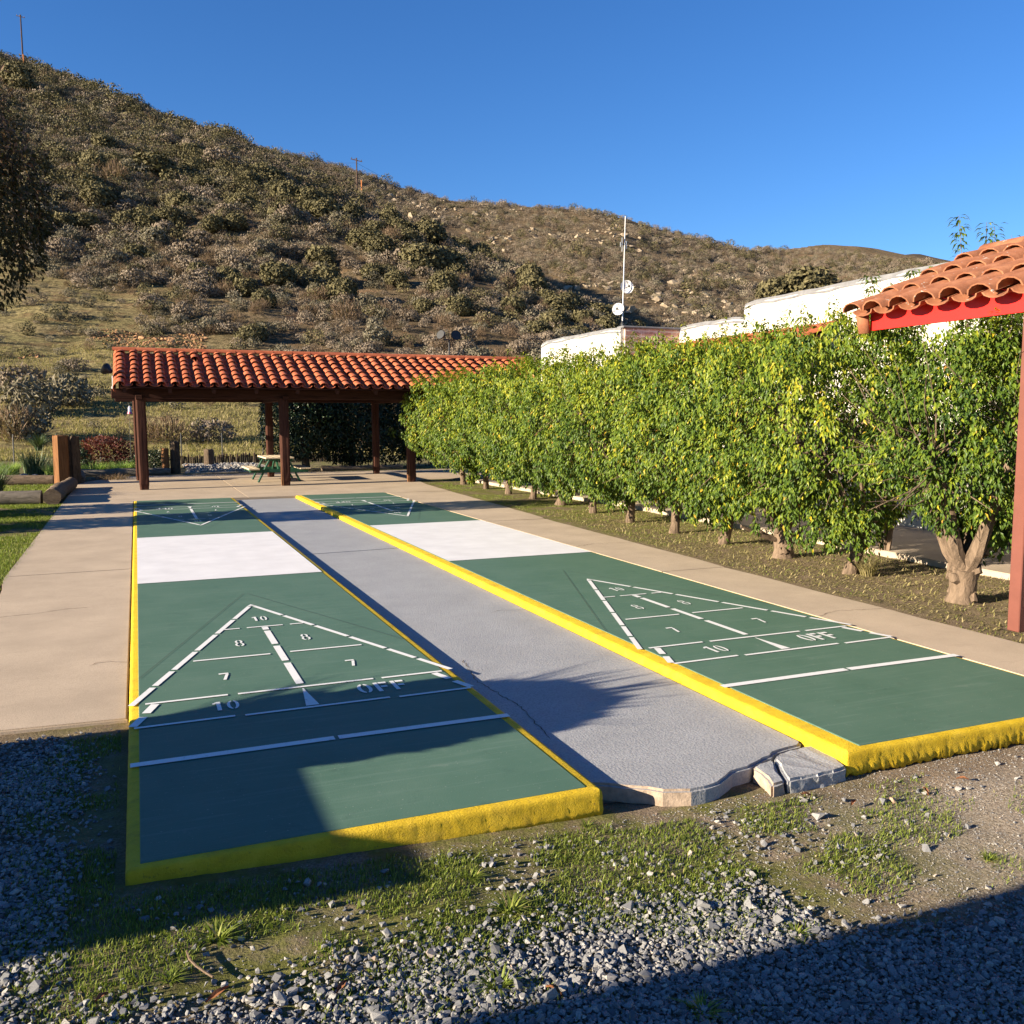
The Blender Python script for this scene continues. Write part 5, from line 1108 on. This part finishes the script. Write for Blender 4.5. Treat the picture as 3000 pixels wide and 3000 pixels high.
def grass_field(name, x, y, z, L, wd, mat, label, rg, lean=.7):
    n = len(x); a = rg.random(n)*6.28; l = rg.random(n)*lean; L = L*rg.uniform(.5, 1.2, n); t = np.stack([np.cos(a)*l, np.sin(a)*l, np.ones(n)], 1); t /= np.linalg.norm(t, axis=1, keepdims=True); s = np.stack([-np.sin(a+.6), np.cos(a+.6), np.zeros(n)], 1)*wd/2
    P = np.stack([x, y, z], 1); m_ = P+t*(L*.55)[:, None]; e = P+t*L[:, None]+np.stack([np.cos(a)*l*L*.4, np.sin(a)*l*L*.4, -.25*l*L], 1)
    V = np.stack([P-s, P+s, m_+s*.8, m_-s*.8, e], 1).reshape(-1, 3); i = np.arange(n)*5
    o = mk(name, V, [np.stack([i, i+1, i+2, i+3], 1), np.stack([i+3, i+2, i+4], 1)], MT[mat], None, False, {'tone': ('FACE', np.tile(np.clip(.45+rg.normal(0, .22, n), 0, 1), 2))}); return tag(o, label, 'grass', None, 'stuff')
n = 290000; x = rg.uniform(-2.2, 3.2, n); y = rg.uniform(1.3, 4.9, n); cl = fbm(x, y, 3.2, 81); kk = ss(2.05, 2.5, y)*ss(3.25, 3.05, y)*ss(-1.2, -.9, x)*ss(2.9, 1.0, x)+.9*ss(-1.5, -1.15, x)*ss(-.9, -.97, x)*ss(2.2, 3, y)+.10
k = (rg.random(n) < kk*ss(.40, .54, cl)*1.0) & ~((x > -.95) & (y > 3.17)) & ~((x > .9) & (y > 3.1)); x, y = x[k], y[k]
grass_field('weedy_grass', x, y, zg(x, y)-.003, (.026), .0035, 'grass', 'short green weeds growing between gravel and kerb', rg)
n = 90000; x = rg.uniform(-4.6, -2.0, n); y = rg.uniform(8.5, 19.2, n); edge = -2.10-.03*(y-10)/9; k = (x < edge+rg.normal(0, .03, n)) & (fbm(x, y, 1.4, 91) > .40); x, y = x[k], y[k]; grass_field('lawn_grass', x, y, zg(x, y)-.003, .045, .006, 'grass', 'green lawn at the left edge beside the walkway', rg)
n = 16000; x = rg.uniform(-6, -2.4, n); y = rg.uniform(20.2, 25, n); grass_field('lawn_grass', x, y, zg(x, y)-.003, .06, .010, 'grass', 'strip of green lawn between the shaded log and the planting bed', rg)
n = 70000; x = rg.uniform(4.7, 7.1, n); y = rg.uniform(4.4, 21.5, n); e = np.interp(y, [4.4, 7.4, 11.4, 21], [4.80, 4.84, 5.12, 5.62]); k = (x > e+.02) & (rg.random(n) < np.clip(.12+(y-7.5)*.06, .07, .9)) & (fbm(x, y, 1.8, 95) > .45); x, y = x[k], y[k]; grass_field('lawn_grass', x, y, zg(x, y)-.003, .026, .006, 'grass', 'thin mossy grass on the soil strip under the hedge', rg)
n = 14000; x = rg.uniform(4.75, 7.0, n); y = rg.uniform(4.3, 14, n); e = np.interp(y, [4.4, 7.4, 11.4, 21], [4.80, 4.84, 5.12, 5.62]); k = x > e+.03; x, y = x[k], y[k]; grass_field('leaf_litter', x, y, zg(x, y)+.002, .05, .010, 'drygrass', 'dry leaf litter lying on the soil under the hedge', rg, 9.0)
# meadow grass on the slope
n = 60000; a = np.radians(rg.uniform(-8, 16, n)); r = 41+44*rg.random(n)**1.3; x = CX+np.sin(a)*r; y = np.cos(a)*r; k = (meadow(x, y) > .5) & (fbm(x, y, 1/3.5, 97) > .46); x, y = x[k], y[k]; grass_field('meadow_grass', x, y, hill_z(x, y)-.08, .26, .035, 'drygrass', 'dry yellowish grass covering the lower slope', rg, 1.0)
# single weeds among the stones
W = [((640, 2770), .10, 'broad green weed among the gravel at lower left, largest of the weeds'), ((1490, 2650), .095, 'bright grass tuft at mid foreground below the left court corner'), ((1460, 2880), .085, 'star shaped weed in the gravel on the edge of the lower shadow'), ((2060, 2930), .085, 'dark weed inside the lower right shadow'), ((1380, 2560), .07, 'small weed left of the bright foreground tuft'), ((1720, 2395), .05, 'tiny green sprout at the right front corner of the left court'), ((2900, 2470), .06, 'low green weed patch on the bare soil at the right edge'), ((2330, 2690), .07, 'weed tuft beside the shadow edge at right'), ((500, 2900), .06, 'small weed at the bottom left among pale stones')]
for k, ((px, py), s, lab) in enumerate(W):
    p = gz(px, py, -.08); blade_plant('weed', (p[0], p[1], float(zg(p[0], p[1]))-.004), 60, s*.28, s*.72, s*.085, 1.7, 'grass', lab, 'weed', 600+k)
# dead leaves and a twig
DL = [((300, 2975), 'curled brown dead leaf in the bottom left corner of the gravel'), ((640, 2945), 'flat reddish bark piece lying in the gravel at lower left'), ((1000, 2915), 'orange brown bark chip lying right of the bark piece'), ((2710, 2290), 'brown dead leaf below the right court front kerb'), ((2820, 2265), 'reddish dead leaf near the right court front kerb, right of the others'), ((2500, 2330), 'dead leaf fragment left of the other leaves near the kerb'), ((2360, 2310), 'dry brown leaf under the broken walkway end'), ((1620, 2905), 'small orange leaf standing in the gravel')]
for k, ((px, py), lab) in enumerate(DL):
    rg2 = np.random.default_rng(700+k); p = gz(px, py, -.08); L = .026 if k not in (1, 2) else .035; Wd = L*.32; V = []
    for i in range(7):
        t = i/6; wv = Wd*math.sin(math.pi*min(.97, max(.04, t)))*(1 if k not in (1, 2) else .8)
        for s_ in (-1, 0, 1): V.append((L*(t-.5)*2, s_*wv, .006+.010*math.sin(t*3)*rg2.uniform(.5, 1)+abs(s_)*.006))
    F = [(i*3+j, i*3+j+1, i*3+4+j, i*3+3+j) for i in range(6) for j in range(2)]; m = MB(); m.add(V, F); o = m.build('dead_leaf', MT['deadleaf'], None, True); o.location = (p[0], p[1], float(zg(p[0], p[1]))+.012); o.rotation_euler = (rg2.normal(0, .2), rg2.normal(0, .2), rg2.random()*6.28); tag(o, lab, 'leaf')
pts = [gz(u, v, -.06) for u, v in ((548, 2805), (556, 2830), (575, 2850), (600, 2865), (625, 2880))]
m = MB(); m.tube([(q[0], q[1], float(zg(q[0], q[1]))+.02) for q in pts], .0035, 6, .1); tag(m.build('twig', MT['bark']), 'thin curved pale twig lying in the gravel at lower left', 'twig')

# ------------------------------------------------------------------ unseen things added left of and behind the camera to cast long shadows
def shadow_planter():  # added block, sized so its shadow falls across the left court
    root = empty('shadow_planter', (-6.6, 3.578, -.06)); tag(root, 'unseen raised stucco box added left of the gravel to shade the left court', 'shadow_planter'); H = 1.50
    m = MB(); m.box((0, 0, H/2-.05), (3.4, 2.005, H+.1-.06)); m.build('wall', MT['stucco'], root); m = MB(); m.box((0, 0, H-.03), (3.44, 2.045, .06), None, .01); m.build('coping', MT['capping'], root)
    m = MB(); m.box((0, 0, H+.01), (3.1, 1.95, .06), None, .02); m.build('soil', MT['darkbark'], root)
shadow_planter()
bush('shadow_shrub', (-5.15, 4.08, 1.44), (.38, .50, .28), 9000, .10, .03, 'darkleaf', 'unseen dense shrub added on the raised box to widen its shadow', 'shrub', 303)  # added foliage mass, shaped to fill out the shadow on the court
blade_plant('shadow_agave', (-5.05, 4.16, 1.50), 150, .20, .68, .075, .85, 'sword', 'unseen stiff agave added on the raised box for spiky shadow tips', 'plant', 301)  # added blades, long enough to throw pointed shadow tips
blade_plant('shadow_agave', (-5.9, 4.35, 1.46), 110, .16, .62, .085, .95, 'sword', 'smaller unseen agave added further back on the raised shadow box', 'plant', 302)  # second added agave, out of view like the first
def shadow_building():  # added building out of view, placed so its shadow edge crosses the gravel
    root = empty('shadow_building', (-12.0, -5.64, 0)); tag(root, 'unseen stucco building added behind the camera to shade the lower foreground', 'building')
    m = MB(); m.box((0, 0, 1.5), (9, 13.9, 3.2)); m.build('wall', MT['stucco'], root); m = MB(); m.box((0, 0, 3.13), (9.1, 14.0, .12), None, .02); m.build('roof', MT['capping'], root)
    for y in (-4, -1, 2, 5):
        m = MB(); m.box((4.52, y, 1.6), (.06, 1.1, 1.2), None, .01); f = m.build('window', MT['beam'], root); m = MB(); m.box((4.56, y, 1.6), (.02, .95, 1.05)); m.build('pane', MT['lens'], f)
shadow_building()
tree('shadow_cypress', (-4.9, 14.93, 0), .2, .10, (0, 0, 1.72), (.70, .74, 1.75), 15000, .09, .03, 'darkleaf', 'darkbark', 'unseen dark columnar tree added left of the walkway to cast the far shadow band', 66, 5.0, .5, 5, None, -.4)  # added out of view; width and height set by the far shadow band
tree('shadow_cypress', (-5.0, 17.35, 0), .2, .08, (0, 0, .72), (.6, .85, .74), 9000, .08, .03, 'darkleaf', 'darkbark', 'unseen low dark tree added behind the columnar one to cast a second shadow band', 67, 4.0, .5, 5, None, -.4)  # added out of view to shade the far end of the left walk
